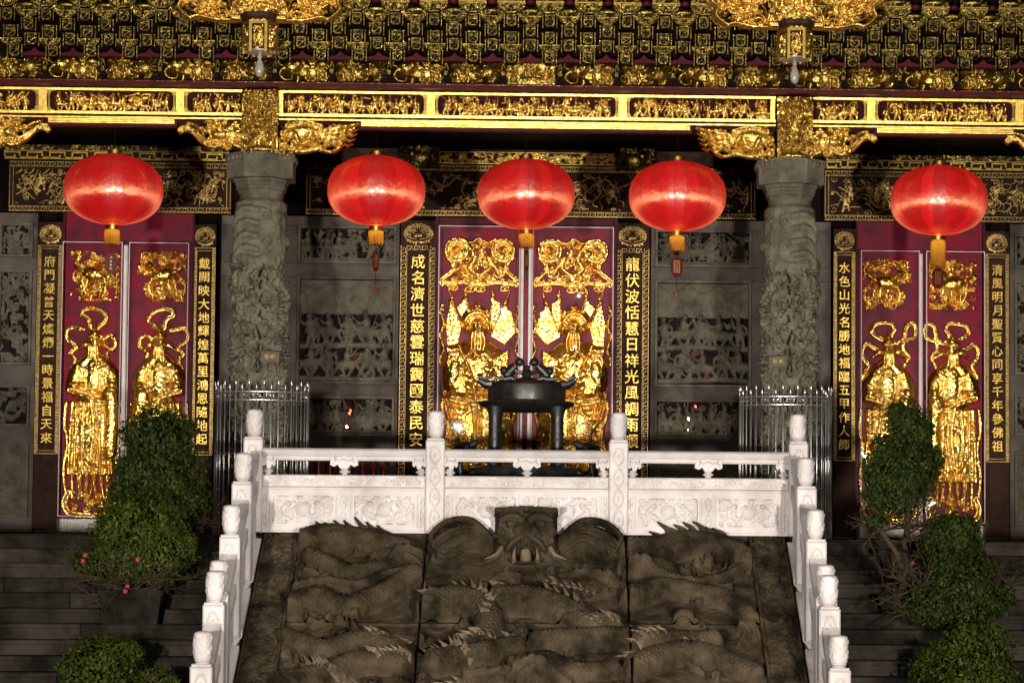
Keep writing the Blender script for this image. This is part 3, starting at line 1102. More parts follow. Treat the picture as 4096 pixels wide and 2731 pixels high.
# ------------------------------------------------------------------ doors
def central_relief():
    """Gilt door guardian with flags under a scrolled cloud crest; drawn in px of a 165 px/m survey of the leaf."""
    K = 165.3
    q = lambda x, y: ((x - 1102) / K, (1222 - y) / K)
    P = lambda *a: [q(a[i], a[i + 1]) for i in range(0, len(a), 2)]
    u = 1 / K
    f = Field(-.575, .575, .12, 4.2, .0062)
    rd = random.Random(21)

    def bl(x, y, rx, ry, h, a=0, base=0):
        f.blob(*q(x, y), rx * u, ry * u, h, -a, base)

    def sk(w0, w1, h, *pts, **kw):
        f.stroke(P(*pts), w0 * u, w1 * u, h, **kw)
    # cloud crest
    for cx, d in ((1047, 1), (1154, -1)):
        pts = [(cx + 22 * math.cos(a), 573 + 22 * math.sin(a)) for a in np.linspace(0, 6.283, 22)]
        f.stroke([q(*p) for p in pts], 8 * u, 8 * u, .085, smooth=False, groove=.008)
        pts = [(cx + 12 * math.cos(a), 573 + 12 * math.sin(a)) for a in np.linspace(0, 6.283, 16)]
        f.stroke([q(*p) for p in pts], 3 * u, 3 * u, .05, smooth=False)
        bl(cx - 2 * d, 574, 6, 4, .05, .5)
    sk(6, 6, .075, 1027, 590, 1040, 604, 1038, 622, 1014, 642, 1014, 654, groove=.01)
    sk(6, 6, .075, 1175, 590, 1163, 604, 1165, 622, 1184, 640, 1186, 654, groove=.01)
    sk(5, 5, .06, 1012, 651, 1060, 648, 1102, 652, 1140, 648, 1188, 652, groove=.01)
    sk(5, 4, .08, 1062, 548, 1080, 556, 1098, 546, 1118, 556, 1136, 548)
    f.stroke(P(1070, 560, 1090, 590, 1078, 615, 1100, 630, 1125, 612, 1120, 590, 1145, 625), 9 * u, 6 * u, .09, scale=.012, sl=.02)
    for k in range(105):
        x, y = rd.uniform(1044, 1158), rd.uniform(552, 646)
        f.curl(*q(x, y), rd.uniform(3, 7) * u, rd.uniform(0, 6.3), rd.choice((-1, 1)), 2.2 * u, rd.uniform(.035, .085))
    for k in range(26):
        x, y = rd.uniform(1016, 1184), rd.uniform(636, 652)
        f.curl(*q(x, y), rd.uniform(3, 5) * u, rd.uniform(0, 6.3), rd.choice((-1, 1)), 1.7 * u, rd.uniform(.04, .06))
    # coins
    for cx, cy, r in ((1041, 660, 10), (1080, 663, 11), (1103, 663, 11), (1159, 661, 10)):
        f.stroke([q(cx + r * math.cos(a), cy + .62 * r * math.sin(a)) for a in np.linspace(0, 6.283, 14)], 2.2 * u, 2.2 * u, .03, smooth=False)
        bl(cx, cy, 5, 3.4, .035)
    # flags and poles
    for pts, tl in (((1034, 694, 1050, 722, 1060, 752, 1052, 790, 1028, 794, 1024, 745), (.1, .03)), ((1067, 686, 1077, 706, 1060, 728, 1049, 706), (-.1, .03)),
                    ((1160, 698, 1176, 716, 1184, 762, 1160, 790, 1128, 772), (-.1, .03)), ((1131, 686, 1148, 694, 1148, 736, 1132, 760, 1124, 716), (.12, .03))):
        f.poly(P(*pts), .045, tilt=tl)
    for a in ((1028, 662, 1060, 750), (1064, 664, 1080, 712), (1131, 664, 1126, 730), (1172, 666, 1130, 766)):
        sk(1.7, 1.7, .065, *a, smooth=False)
    for cx, cy in ((1036, 692), (1068, 684), (1131, 684), (1162, 694)):
        bl(cx, cy, 7, 5, .06)
        bl(cx + 3, cy - 9, 3.4, 8, .05, .2)
    # flame edged streamers at the sides
    for s0, xx in ((-1, 1018), (1, 1186)):
        pts = []
        for k in range(9):
            pts += [xx + s0 * (3 + 5 * math.sin(k * 1.9)), 700 + k * 17]
        sk(4.5, 4, .055, *pts, groove=.006)
        for k in range(14):
            y = 702 + k * 10
            sk(2.6, .8, .045, xx, y, xx + s0 * 9, y - 5)
    # helmet, face, beard
    sk(4, 2, .12, 1093, 712, 1093, 692, smooth=False)
    bl(1093, 703, 6, 6, .13)
    bl(1094, 735, 36, 34, .11)
    for k in range(26):
        a = rd.uniform(0, 6.3)
        r = rd.uniform(14, 34)
        f.curl(*q(1094 + r * math.cos(a), 732 + r * .85 * math.sin(a)), rd.uniform(2.5, 4.5) * u, rd.uniform(0, 6.3), rd.choice((-1, 1)), 1.5 * u, .02, base=.1)
    sk(4, 4, .03, 1068, 738, 1082, 722, 1106, 720, 1122, 738, base=.13)
    bl(1098, 750, 15, 21, .09, 0, .1)
    bl(1099, 752, 3.4, 8, .05, .1, .16)
    sk(2, 1.5, .03, 1089, 743, 1095, 741, base=.17)
    sk(2, 1.5, .03, 1103, 741, 1109, 743, base=.17)
    bl(1092, 747, 2.6, 1.6, .02, 0, .175)
    bl(1106, 747, 2.6, 1.6, .02, 0, .175)
    sk(1.8, 1.2, .02, 1094, 763, 1099, 761, 1105, 763, base=.17)
    bl(1074, 752, 7, 14, .1, .1, .03)
    bl(1122, 752, 7, 14, .1, -.1, .03)
    for dx in (-11, -5, 0, 5, 11):
        sk(4, 1.5, .05, 1098 + dx, 764, 1099 + dx * 1.4, 785, 1098 + dx * 1.2, 806, base=.11)
    # torso, sleeves, hands
    bl(1096, 842, 68, 66, .16)
    bl(1046, 850, 28, 62, .21, .12)
    bl(1148, 862, 27, 58, .21, -.18)
    sk(20, 14, .2, 1046, 838, 1066, 850, 1090, 826)
    sk(20, 15, .2, 1150, 832, 1128, 850, 1104, 836)
    bl(1093, 818, 10, 15, .25, .3)
    for k in range(5):
        sk(2.2, 1.6, .035, 1083 + k * 3, 804 + k * 3, 1093 + k * 3.4, 806 + k * 4.2, base=.22)
    for k in range(9):
        sk(3.6, 2, .035, 1030 + k * 4.4, 800 + k * 3, 1034 + k * 4, 850, 1052 + k * 2.5, 902, base=.16)
    for k in range(8):
        sk(3.4, 2, .035, 1166 - k * 4.4, 806 + k * 3, 1164 - k * 4, 856, 1146 - k * 2, 905, base=.16)
    for k in range(12):
        x, y = 1034 + (k % 4) * 7, 804 + (k // 4) * 9
        bl(x, y, 4.5, 5.5, .03, 0, .17)
    sk(3, 3, .05, 1054, 792, 1084, 860, 1098, 930, base=.15)
    sk(9, 7, .05, 1072, 870, 1104, 884, 1140, 868, base=.14)
    f.curl(*q(1132, 884), 12 * u, 1.0, 1, 3.4 * u, .05, base=.16)
    # belt and armour skirt
    bl(1098, 970, 64, 82, .15)
    sk(10, 10, .06, 1044, 916, 1096, 926, 1152, 916, base=.14, groove=.01)
    for r_ in range(9):
        for k in range(13):
            bl(1044 + k * 9 + (r_ % 2) * 4.5, 945 + r_ * 12, 5.4, 7.5, .026, 0, .115)
    sk(13, 10, .06, 1096, 930, 1100, 985, 1096, 1060, base=.12, groove=.01)
    # quiver with arrows at the left, bow case at the right
    f.poly(P(1030, 968, 1056, 964, 1066, 1040, 1044, 1046), .2, tilt=(.5, .3))
    f.stroke(P(1030, 968, 1056, 964, 1066, 1040, 1044, 1046, 1030, 968), 2 * u, 2 * u, .03, base=.2, smooth=False)
    bl(1046, 1004, 7, 14, .03, .15, .2)
    for k in range(4):
        sk(3.2, 3, .2, 1022 + k * 7, 915, 1036 + k * 6, 968, smooth=False)
    f.poly(P(1142, 948, 1172, 936, 1182, 1030, 1156, 1044), .2, tilt=(-.5, .3))
    sk(4, 3, .22, 1130, 905, 1150, 930, 1166, 1000, 1176, 1060)
    sk(3.2, 2.4, .1, 1164, 905, 1178, 896, 1184, 882, 1176, 872, 1168, 884)
    bl(1160, 900, 8, 14, .12, .3)
    # skirts, legs and boots
    for k in range(10):
        x = 1034 + k * 14
        sk(7.5, 6, .09 + .05 * (k % 2), x, 1010, x + 3 * math.sin(k), 1060, x + 6 * math.sin(k * 2), 1112, groove=.008)
    for x, d in ((1066, -1), (1134, 1)):
        sk(18, 13, .15, x, 1088, x + d * 3, 1130, x + d * 2, 1160)
        sk(12, 10, .16, x - d * 4, 1166, x + d * 16, 1172)
    for s0, xx in ((-1, 1024), (1, 1180)):
        sk(5, 3.5, .07, xx, 900, xx + s0 * 6, 940, xx - s0 * 6, 990, xx + s0 * 4, 1050, xx - s0 * 8, 1110, xx + s0 * 4, 1160, groove=.008)
    for k in range(34):
        x, y = rd.uniform(1026, 1180), rd.uniform(1150, 1196)
        f.curl(*q(x, y), rd.uniform(4, 8) * u, rd.uniform(0, 6.3), rd.choice((-1, 1)), 2 * u, rd.uniform(.04, .08))
    f.h *= .95
    f.emboss(rd, 520, .024, .009, (-.5, .5, .12, 2.5), .03)
    f.emboss(rd, 130, .018, .010, (-.5, .5, 3.42, 4.1), .02)
    f.rough(.006, 40, 4)
    return f.mesh('guardian_relief', .006)


def side_relief(var):
    """Gilt court official with floating ribbons on a scrolled base; x in px about the leaf axis, y in px."""
    K = 165.6
    q = lambda x, y: (x / K, (1215 - y) / K)
    P = lambda *a: [q(a[i], a[i + 1]) for i in range(0, len(a), 2)]
    u = 1 / K
    f = Field(-.42, .42, .1, 3.15, .0068)
    rd = random.Random(61 + var)

    def bl(x, y, rx, ry, h, a=0, base=0):
        f.blob(*q(x, y), rx * u, ry * u, h, -a, base)

    def sk(w0, w1, h, *pts, **kw):
        f.stroke(P(*pts), w0 * u, w1 * u, h, **kw)
    if var == 0:
        sk(6, 5, .075, -10, 752, -14, 733, -30, 724, -26, 713, -4, 709, 22, 722, 24, 738, 8, 753, 9, 768, 20, 777, 34, 770, 45, 779, 46, 796, 34, 803, groove=.01)
        sk(6, 4.5, .07, -26, 758, -54, 753, -64, 764, -60, 782, -42, 797, -54, 812, -44, 826, -52, 848, groove=.01)
        sk(5, 4, .07, 28, 812, 34, 830, 44, 848, groove=.01)
    else:
        sk(6, 5, .075, -12, 764, -32, 752, -38, 742, -28, 728, 4, 724, 12, 732, groove=.01)
        sk(6, 5, .075, 14, 740, 6, 756, 18, 770, 36, 762, 42, 734, 56, 724, 64, 736, 60, 758, 38, 766, 36, 784, 48, 800, 44, 812, groove=.01)
        sk(6, 4.5, .07, -22, 786, -38, 780, -48, 772, -60, 786, -56, 808, -46, 822, -58, 846, -54, 864, groove=.01)
        sk(5, 4, .07, 40, 818, 34, 842, groove=.01)
    # head with winged hat and long beard
    bl(0, 768, 15, 14, .13)
    sk(4, 2, .12, 0, 758, 0, 744, smooth=False)
    bl(-20, 792, 11, 10, .1)
    bl(22, 792, 11, 10, .1)
    sk(5, 3, .1, 24, 794, 44, 806)
    sk(5, 3, .1, -24, 794, -40, 806)
    bl(0, 786, 12, 16, .08, 0, .09)
    bl(0, 787, 2.6, 6, .04, 0, .15)
    bl(-5, 782, 2.2, 1.4, .02, 0, .16)
    bl(5, 782, 2.2, 1.4, .02, 0, .16)
    sk(3, 3, .03, -10, 776, 0, 773, 10, 776, base=.14)
    for dx in (-9, -4, 0, 4, 9):
        sk(3.6, 1.4, .05, dx, 796, dx * 1.2, 818, dx * .6, 848, base=.1)
    # shoulders and sleeves
    bl(0, 862, 34, 62, .16)
    sk(17, 21, .17, -12, 826, -38, 858, -44, 890)
    sk(17, 21, .17, 12, 826, 38, 858, 44, 890)
    bl(-42, 888, 18, 15, .2, .2)
    bl(44, 886, 18, 15, .2, -.2)
    sk(6, 6, .21, -52, 884, -20, 884, smooth=False)
    for k in range(6):
        sk(3, 2, .04, -34 + k * 4, 840 + k * 2, -40 + k * 5, 870, -34 + k * 4, 900, base=.12)
        sk(3, 2, .04, 34 - k * 4, 840 + k * 2, 40 - k * 5, 870, 34 - k * 4, 900, base=.12)
    sk(8, 6, .1, -50, 898, -14, 908, 18, 926, 46, 920, base=.1, groove=.012)
    # robe
    bl(0, 985, 54, 96, .15)
    f.poly(P(-52, 920, 52, 920, 58, 1080, -56, 1080), .07)
    for k in range(11):
        x = -50 + k * 10
        sk(5.4, 4.2, .05 + .03 * (k % 2), x * .92, 926, x + 3 * math.sin(k * 1.7), 1000, x * 1.06 + 5 * math.sin(k * 2.3), 1088, base=.08)
    sk(11, 9, .09, 4, 922, 10, 985, 2, 1060, base=.1, groove=.012)
    sk(20, 16, .1, 38, 905, 44, 960, 40, 1040, base=.08)
    for k in range(46):
        x, y = rd.uniform(-48, 20), rd.uniform(935, 1040)
        f.curl(*q(x, y), rd.uniform(3, 6) * u, rd.uniform(0, 6.3), rd.choice((-1, 1)), 1.5 * u, .025, base=.13)
    for k in range(9):
        x = -44 + k * 11
        sk(5.5, 3.5, .11 + .03 * (k % 2), x, 1070, x + 5 * math.sin(k * 2.1), 1110, x + 8 * math.sin(k * 1.3), 1146, groove=.008)
    sk(5, 4, .07, -62, 925, -66, 970, -58, 1020, -66, 1080, -58, 1140, groove=.01)
    sk(5, 4, .07, 60, 925, 66, 985, 58, 1040, 66, 1090, 58, 1140, groove=.01)
    # scrolled base
    sk(9, 9, .12, -52, 1130, -60, 1156, -46, 1178, 0, 1182, 46, 1178, 60, 1156, 52, 1130, groove=.012)
    for k in range(26):
        x, y = rd.uniform(-52, 52), rd.uniform(1130, 1186)
        f.curl(*q(x, y), rd.uniform(5, 9) * u, rd.uniform(0, 6.3), rd.choice((-1, 1)), 2.4 * u, rd.uniform(.05, .09))
    f.h *= .95
    f.emboss(rd, 300, .022, .009, (-.42, .42, .1, 2.4), .03)
    f.rough(.006, 40, 9)
    return f.mesh('official_relief', .006)


def beast_square(seed):
    """Pierced gilt square with a beast among clouds."""
    f = Field(-.36, .36, 0, .72, .007)
    rd = random.Random(seed)
    f.blob(.02, .38, .2, .12, .12, .2)
    f.blob(-.16, .5, .09, .08, .15)
    for q in (-.14, -.03, .1, .18):
        f.stroke([(q, .32), (q + rd.uniform(-.05, .05), .2), (q + rd.uniform(-.1, .1), .1)], .035, .022, .08)
    f.stroke([(.18, .42), (.28, .5), (.24, .62), (.3, .66)], .04, .02, .09)
    f.scrolls(rd, 70, .042, h=.07)
    f.wisps(rd, 36, .16, .016, .06)
    for k in range(5):
        f.blob(rd.uniform(-.3, .3), rd.choice((.06, .1, .62, .66)), .035, .03, .09)
    f.emboss(rd, 120, .02, .012)
    f.rough(.008, 20, seed)
    e = np.minimum(np.minimum(f.X - f.x0, f.x1 - f.X), np.minimum(f.Z - f.z0, f.z1 - f.Z))
    f.h *= np.clip(e / .012, 0, 1)
    return f.mesh('beast_panel', .012)


def casing(par, x0, x1, z0, z1, tilt=(0, 0)):
    """Clear acrylic cover on the leaf: pane and polished edge strips."""
    g = MB()
    frame(g, x0, x1, z0, z1, .012, -.006, 0.0)
    c = g.build('acrylic_edge', 'frost', par, (0, -.265, 0))
    # thin sheet that has warped a little between its edge strips
    v, fc = [], []
    nu, nv = 14, 56
    sd = rng.uniform(0, 50)
    for j in range(nv + 1):
        for i in range(nu + 1):
            u, w = i / nu, j / nv
            x, z = x0 + .013 + (x1 - x0 - .026) * u, z0 + .013 + (z1 - z0 - .026) * w
            e = (4 * u * (1 - u)) * min(1.0, 12 * w * (1 - w))
            y = -.004 - e * (.017 + .015 * math.sin(z * 6.1 + sd) * math.cos(x * 3.0 + sd) + .007 * math.sin(z * 2.3 + x * 5 + sd * 2))
            v.append((x, y, z))
    for j in range(nv):
        for i in range(nu):
            k = j * (nu + 1) + i
            fc.append((k, k + 1, k + nu + 2, k + nu + 1))
    pm = MB()
    pm.add(v, fc)
    pm.build('pane', 'glass', c, smooth=True, ang=180)
    return c


def leaf_board(par, x0, x1, z0, z1, m='red_door'):
    b = boxo('leaf', m, par, x0, x1, 0, .06, z0, z1)
    mb = MB()
    frame(mb, x0 + .01, x1 - .01, z0 + .01, z1 - .01, .03, -.018, -.001)
    frame(mb, x0 + .055, x1 - .055, z0 + .055, z1 - .055, .014, -.012, -.001)
    mb.build('leaf_moulding', m, b)
    return b


M['pale'] = mat('pale_strip', (0.78, 0.72, 0.66), (0.66, 0.58, 0.52), 0.35, 0, 8, 4)
gm = central_relief()
d = thing('central_temple_door', 'tall crimson central door with two gilded armoured guardians', 'door', (AX, WY, 0))
boxo('transom', 'red_wood', d, -1.24, 1.24, .04, .1, 4.262, 4.39)
for s_ in (-1, 1):
    xs = sorted((s_ * .035, s_ * 1.225))
    lf = leaf_board(d, xs[0], xs[1], .12, 4.26)
    g = obj('guardian_relief', gm, 'gold_door', lf, (s_ * .64, -.002, 0), (0, 0, 0), (1 if s_ < 0 else -1, 1, 1))
    casing(lf, min(s_ * .085, s_ * 1.21), max(s_ * .085, s_ * 1.21), .14, 4.235)
    boxo('meeting_strip', 'pale', lf, min(s_ * .036, s_ * .08), max(s_ * .036, s_ * .08), -.16, -.02, .13, 4.0)
    boxo('jamb', 'red_wood', d, min(s_ * 1.228, s_ * 1.27), max(s_ * 1.228, s_ * 1.27), -.05, .1, 0, 4.39)
boxo('meeting_board', 'red_door', d, -.033, .033, -.13, .03, .13, 4.05)
boxo('threshold', 'stone_wall', d, -1.3, 1.3, -.12, .1, -.04, .117, .01)

side_me = [side_relief(0), side_relief(1)]
sq_me = [beast_square(71), beast_square(72), beast_square(73)]
for k, (lab, xc, var, tl) in enumerate((('left crimson side door with gilded officials under lantern', -5.57, 0, None), ('right crimson side door with gilded officials, partly behind clipped azalea', 5.45, 1, None))):
    d = thing('side_temple_door', lab, 'door', (xc, WY, 0))
    boxo('transom', 'red_door', d, -.88, .88, .02, .1, 3.97, 4.395)
    for s_ in (-1, 1):
        xs = sorted((s_ * .018, s_ * .875))
        lf = leaf_board(d, xs[0], xs[1], .15, 3.965)
        obj('official_relief', side_me[var], 'gold_door', lf, (s_ * .45, -.002, 0), (0, 0, 0), (-1 if s_ > 0 else 1, 1, 1))
        obj('beast_panel', sq_me[(k + (s_ > 0)) % 3], 'gold_door', lf, (s_ * .46, -.002, 3.15), (0, 0, 0), (s_ * .97, 1, 1.0))
        casing(lf, min(s_ * .045, s_ * .865), max(s_ * .045, s_ * .865), .18, 3.955)
    boxo('meeting_strip', 'pale', d, -.02 if k else -.05, .016 if k else .004, -.13, -.02, .16, 3.93)  # wide highlight on the leaf edge, put into a pale strip
    for s_ in (-1, 1):
        boxo('jamb', 'red_wood', d, min(s_ * .878, s_ * .91), max(s_ * .878, s_ * .91), -.06, .1, 0, 4.395)
    f = Field(-.86, .86, -.03, .15, .009)
    rd = random.Random(9 + k)
    f.rect(-.86, .86, -.03, .15, .02, .01)
    f.scrolls(rd, 60, .035, h=.03, base=.015)
    obj('carved_threshold', f.mesh('carved_threshold', 0), 'pale', d, (0, -.14, 0))
    boxo('threshold', 'stone_wall', d, -.9, .9, -.136, .1, -.04, .147)


def solid(f, name, thr, back=0.6):
    """Free-standing carving: the field's front and a shallower mirrored back in one mesh."""
    a = f.mesh(name, thr)
    n = len(a.vertices)
    co = np.zeros(n * 3, np.float32)
    a.vertices.foreach_get('co', co)
    co = co.reshape(-1, 3)
    li = np.zeros(len(a.loops), np.int32)
    a.loops.foreach_get('vertex_index', li)
    q = li.reshape(-1, 4)
    c2 = co.copy()
    c2[:, 1] = -co[:, 1] * back + 0.004
    q2 = q[:, ::-1] + n
    co = np.concatenate([co, c2])
    q = np.concatenate([q, q2])
    bpy.data.meshes.remove(a)
    me = bpy.data.meshes.new(name)
    nf = len(q)
    me.vertices.add(len(co))
    me.vertices.foreach_set('co', co.ravel())
    me.loops.add(nf * 4)
    me.loops.foreach_set('vertex_index', np.ascontiguousarray(q, dtype=np.int32).ravel())
    me.polygons.add(nf)
    me.polygons.foreach_set('loop_start', np.arange(0, nf * 4, 4, dtype=np.int32))
    me.polygons.foreach_set('loop_total', np.full(nf, 4, np.int32))
    me.polygons.foreach_set('use_smooth', np.ones(nf, bool))
    me.update(calc_edges=True)
    return me


# ------------------------------------------------------------------ dragon columns
def column_shaft():
    C = math.pi * .36
    f = Field(-C, C, .25, 4.06, .0125)
    rd = random.Random(77)
    for k in range(4):
        z = .4 + k * .9
        pts = [(-C + 2 * C * j / 14, z + .5 * j / 14 + .09 * math.sin(j * 1.1 + k)) for j in range(15)]
        f.stroke(pts, .075, .07, .1, scale=.014, sl=.05)
    f.scrolls(rd, 120, .06, (-C, C, .3, 3.05), h=.1, w=.019)
    f.wisps(rd, 110, .24, .017, .1, (-C, C, .3, 3.05))
    for k in range(46):
        f.warrior(rd, rd.uniform(-C, C), rd.uniform(.5, 3.2), .3, rd.choice((-1, 1)), .12)
    # mane strands left of the front, cloud heads right of it, near the top (front is x = 0)
    for k in range(4):
        z = 3.9 - k * .16
        f.stroke([(-.34, z - .28), (-.33, z - .1), (-.22, z + .02), (.0, z)], .05, .045, .11)
    f.rect(.03, .36, 3.2, 4.0, .035, .03)
    for zz in (3.84, 3.52):
        for s_ in (-1, 1):
            f.curl(.2 + s_ * .085, zz, .06, math.pi / 2 - s_ * .5, -s_, .03, .11, turns=.9, tail=1.2)
    f.blob(.2, 3.3, .13, .06, .1)
    f.stroke([(-.25, 3.05), (-.1, 3.16), (.1, 3.0), (.35, 2.86)], .09, .06, .12, groove=.01)
    f.rect(.08, .33, 2.02, 2.2, .12, .02)
    pit = vnoise(f.X * 30, f.Z * 24, 4)
    f.h = .05 + .62 * f.h
    f.emboss(rd, 380, .035, .016, None, .02, .4)
    hole = (pit > .62) & (f.Z < 3.25)
    f.rough(.016, 16, 3)
    edge = np.clip((f.Z - f.z0) / .05, 0, 1) * np.clip((f.z1 - f.Z) / .05, 0, 1)
    f.h = np.where(hole, -.19, np.clip(f.h, 0, .17)) * edge

    def fn(x, h, z):
        a = x / .36 - math.pi / 2
        r = .265 + h
        return r * np.cos(a), r * np.sin(a), z
    return f.mesh('dragon_shaft', -1, fn)


shaft_me = column_shaft()
for k, (xc, lab) in enumerate(((-3.30, 'left grey stone column wrapped in carved dragons'), (3.215, 'right grey stone column wrapped in carved dragons'))):
    c = thing('dragon_column', lab, 'column', (xc, 2.8, 0))
    obj('dragon_shaft', shaft_me, 'stone', c, sc=(1 if k == 0 else -1, 1, 1))
    MB().lathe([(.265, 4.0), (.265, 4.14)], 24).build('neck', 'stone', c, smooth=True)
    MB().lathe([(.28, 4.12), (.29, 4.135), (.29, 4.165), (.315, 4.17), (.315, 4.21), (.325, 4.215), (.325, 4.255), (.345, 4.26), (.345, 4.302)], 8, a0=math.pi / 8).build('stepped_moulding', 'stone', c)
    a = MB().lathe([(.425, 4.30), (.435, 4.31), (.435, 4.50), (.45, 4.51), (.452, 4.585), (.46, 4.60)], 8, a0=math.pi / 8).build('abacus', 'stone', c)
    for j in range(8):
        an = -math.pi / 2 + j * math.pi / 4
        p = MB()
        frame(p, -.13, .13, 4.33, 4.48, .018, -.028, -.008)
        for u in (-.11, -.037, .037, .11):
            p.ball((u, -.045, 4.55), (.034, .016, .03), 8, 5)
        p.build('carved_face', 'stone', a, (.375 * math.cos(an), .375 * math.sin(an), 0), rot=(0, 0, an + math.pi / 2), smooth=True)
    MB().lathe([(.46, -.04), (.48, .05), (.44, .16), (.34, .22), (.3, .28)], 16).build('column_base', 'stone', c, smooth=True)
    # small pale inscription cut into a cartouche
    MB().bev(-.12, .12, -.02, .0, -.07, .07, .01).build('cartouche', 'stone', c, (.18 if k == 0 else -.18, -.375, 2.11), rot=(0, 0, .45 if k == 0 else -.45))
    for j, ch in enumerate('敬獻'):
        obj('inscription', glyph(ch, .055, .006), 'gold_line', c, ((.145 + j * .07) if k == 0 else (-.215 + j * .07), -.415 + j * .028 if k == 0 else -.39 - j * .022, 2.11), (0, 0, .4 if k == 0 else -.4))


# ------------------------------------------------------------------ gilded frieze beam
def bar_x(mb, x0, x1, z0, z1, yt, yb, yk):
    """Bar along x whose front leans forward at the top."""
    v = [(x0, yb, z0), (x0, yt, z1), (x0, yk, z1), (x0, yk, z0), (x1, yb, z0), (x1, yt, z1), (x1, yk, z1), (x1, yk, z0)]
    mb.add(v, [(0, 4, 5, 1), (1, 5, 6, 2), (2, 6, 7, 3), (3, 7, 4, 0), (0, 1, 2, 3), (7, 6, 5, 4)])


def scene_panel(w, h, seed, cell=.0085, d=.05):
    f = Field(-w / 2, w / 2, 0, h, cell)
    rd = random.Random(seed)
    n = max(2, int(w / .12))
    for k in range(n):
        x = -w / 2 + w * (k + .5 + rd.uniform(-.25, .25)) / n
        (f.rider if rd.random() < .4 else f.warrior)(rd, x, rd.uniform(0, .03), h * rd.uniform(.68, .86), rd.choice((-1, 1)), d)
    f.wisps(rd, int(22 * w), .12, .008, d * .8)
    f.scrolls(rd, int(14 * w), .03, h=d * .7)
    for k in range(int(5 * w) + 1):
        x = rd.uniform(-w / 2, w / 2)
        f.stroke([(x, rd.uniform(.1, .16)), (x + rd.uniform(-.05, .05), h)], .008, .006, d)
    f.rough(.01, 30, seed)
    e = np.minimum(np.minimum(f.X - f.x0, f.x1 - f.X), np.minimum(f.Z - f.z0, f.z1 - f.Z))
    f.h *= np.clip(e / .01, 0, 1)
    return f.mesh('battle_relief', .014)


def corner_scrolls(seed, w=.2, h=.29):
    """Flat gilt post face with scrolled corners."""
    mb = MB()
    bar_x(mb, -.05, .05, 0, h, -.05, -.02, .02)
    for sx in (-1, 1):
        for z0, s_ in ((0, 1), (h, -1)):
            poly = [(sx * .052, z0), (sx * .15, z0), (sx * .135, z0 + s_ * .03), (sx * .1, z0 + s_ * .035), (sx * .09, z0 + s_ * .07), (sx * .052, z0 + s_ * .075)]
            if (sx > 0) == (s_ < 0):
                poly = poly[::-1]
            mb.prism(poly, -.034 if s_ < 0 else -.024, .01)
        for xx in (.062, .075):
            mb.box(min(sx * xx, sx * (xx + .008)), max(sx * xx, sx * (xx + .008)), -.028, .01, .01, h - .01)
    return mb.mesh('frieze_post')


fr = thing('gilded_frieze_beam', 'long gilded frieze beam with battle scene panels resting on the columns', 'frieze', (0, 2.5, 0))
boxo('beam_core', 'beam_wood', fr, -8.2, 8.2, .035, .4, 4.95, 5.415)
post_me = corner_scrolls(1)
PX = (-5.92, -4.26, -1.216, 1.125, 4.174, 6.0)
for x in PX:
    obj('frieze_post', post_me, 'gold_bright', fr, (x, 0, 5.065))
for x0, x1, s_ in ((-7.6, -6.05, 1), (-5.79, -4.4, 2), (-4.12, -3.52, 3), (-3.0, -1.35, 4), (-1.08, .99, 5), (1.26, 2.95, 6), (3.5, 4.03, 7), (4.31, 5.87, 8), (6.13, 7.6, 9)):
    obj('battle_relief', scene_panel(x1 - x0, .25, 500 + s_), 'gold', fr, ((x0 + x1) / 2, .033, 5.08))
for x0, x1 in ((-8.0, -3.5), (-3.06, 3.0), (3.46, 8.0)):
    mb = MB()
    bar_x(mb, x0, x1, 5.334, 5.360, -.05, -.044, .03)
    mb.build('top_edge', 'gold_bright', fr)
    mb = MB()
    bar_x(mb, x0, x1, 5.046, 5.078, -.05, -.042, .03)
    bar_x(mb, x0, x1, 5.002, 5.018, -.03, -.026, .03)
    mb.build('bottom_edge', 'gold_bright', fr)
for x0, x1 in ((-5.85, -4.33), (-2.06, 1.95), (4.25, 5.93)):
    mb = MB()
    for z, q in ((4.985, -.032), (4.966, -.024), (4.947, -.016)):
        bar_x(mb, x0, x1, z - .006, z + .006, q - .004, q - .001, .03)
    mb.build('lower_moulding', 'gold_bright', fr)
    boxo('lower_beam', 'red_wood', fr, x0 - .03, x1 + .03, .0, .034, 4.905, 4.994)
for x in (-3.04, 2.965):
    mb = MB()
    bar_x(mb, -.028, .028, .0, .26, -.045, -.02, .02)
    mb.build('frieze_post', 'gold_bright', fr, (x, 0, 5.08))


# ------------------------------------------------------------------ braces and figure blocks at the column heads
def dragon_brace(seed):
    f = Field(-.8, .02, -.4, .02, .0075)
    rd = random.Random(seed)
    f.stroke([(0, -.3), (-.2, -.24), (-.33, -.3), (-.48, -.24), (-.6, -.13), (-.72, -.09), (-.77, -.12)], .07, .028, .1, groove=.012)
    f.stroke([(-.3, -.02), (-.36, -.1), (-.46, -.13), (-.58, -.05), (-.68, -.03)], .03, .018, .08)
    f.blob(-.16, -.16, .17, .14, .14)
    f.blob(-.3, -.18, .1, .09, .15)
    f.stroke([(-.05, -.05), (-.2, -.08), (-.3, -.02)], .05, .03, .1)
    f.scrolls(rd, 40, .045, (-.42, 0, -.36, 0), h=.13)
    f.wisps(rd, 24, .16, .016, .12, (-.5, 0, -.3, 0))
    for k in range(5):
        f.stroke([(-.55 - k * .03, -.16 + k * .012), (-.66 - k * .02, -.07 - k * .02), (-.76, -.06 - k * .026)], .014, .008, .06)
    f.emboss(rd, 90, .022, .02)
    f.rough(.01, 20, seed)
    return solid(f, 'dragon_brace', .012, .5)


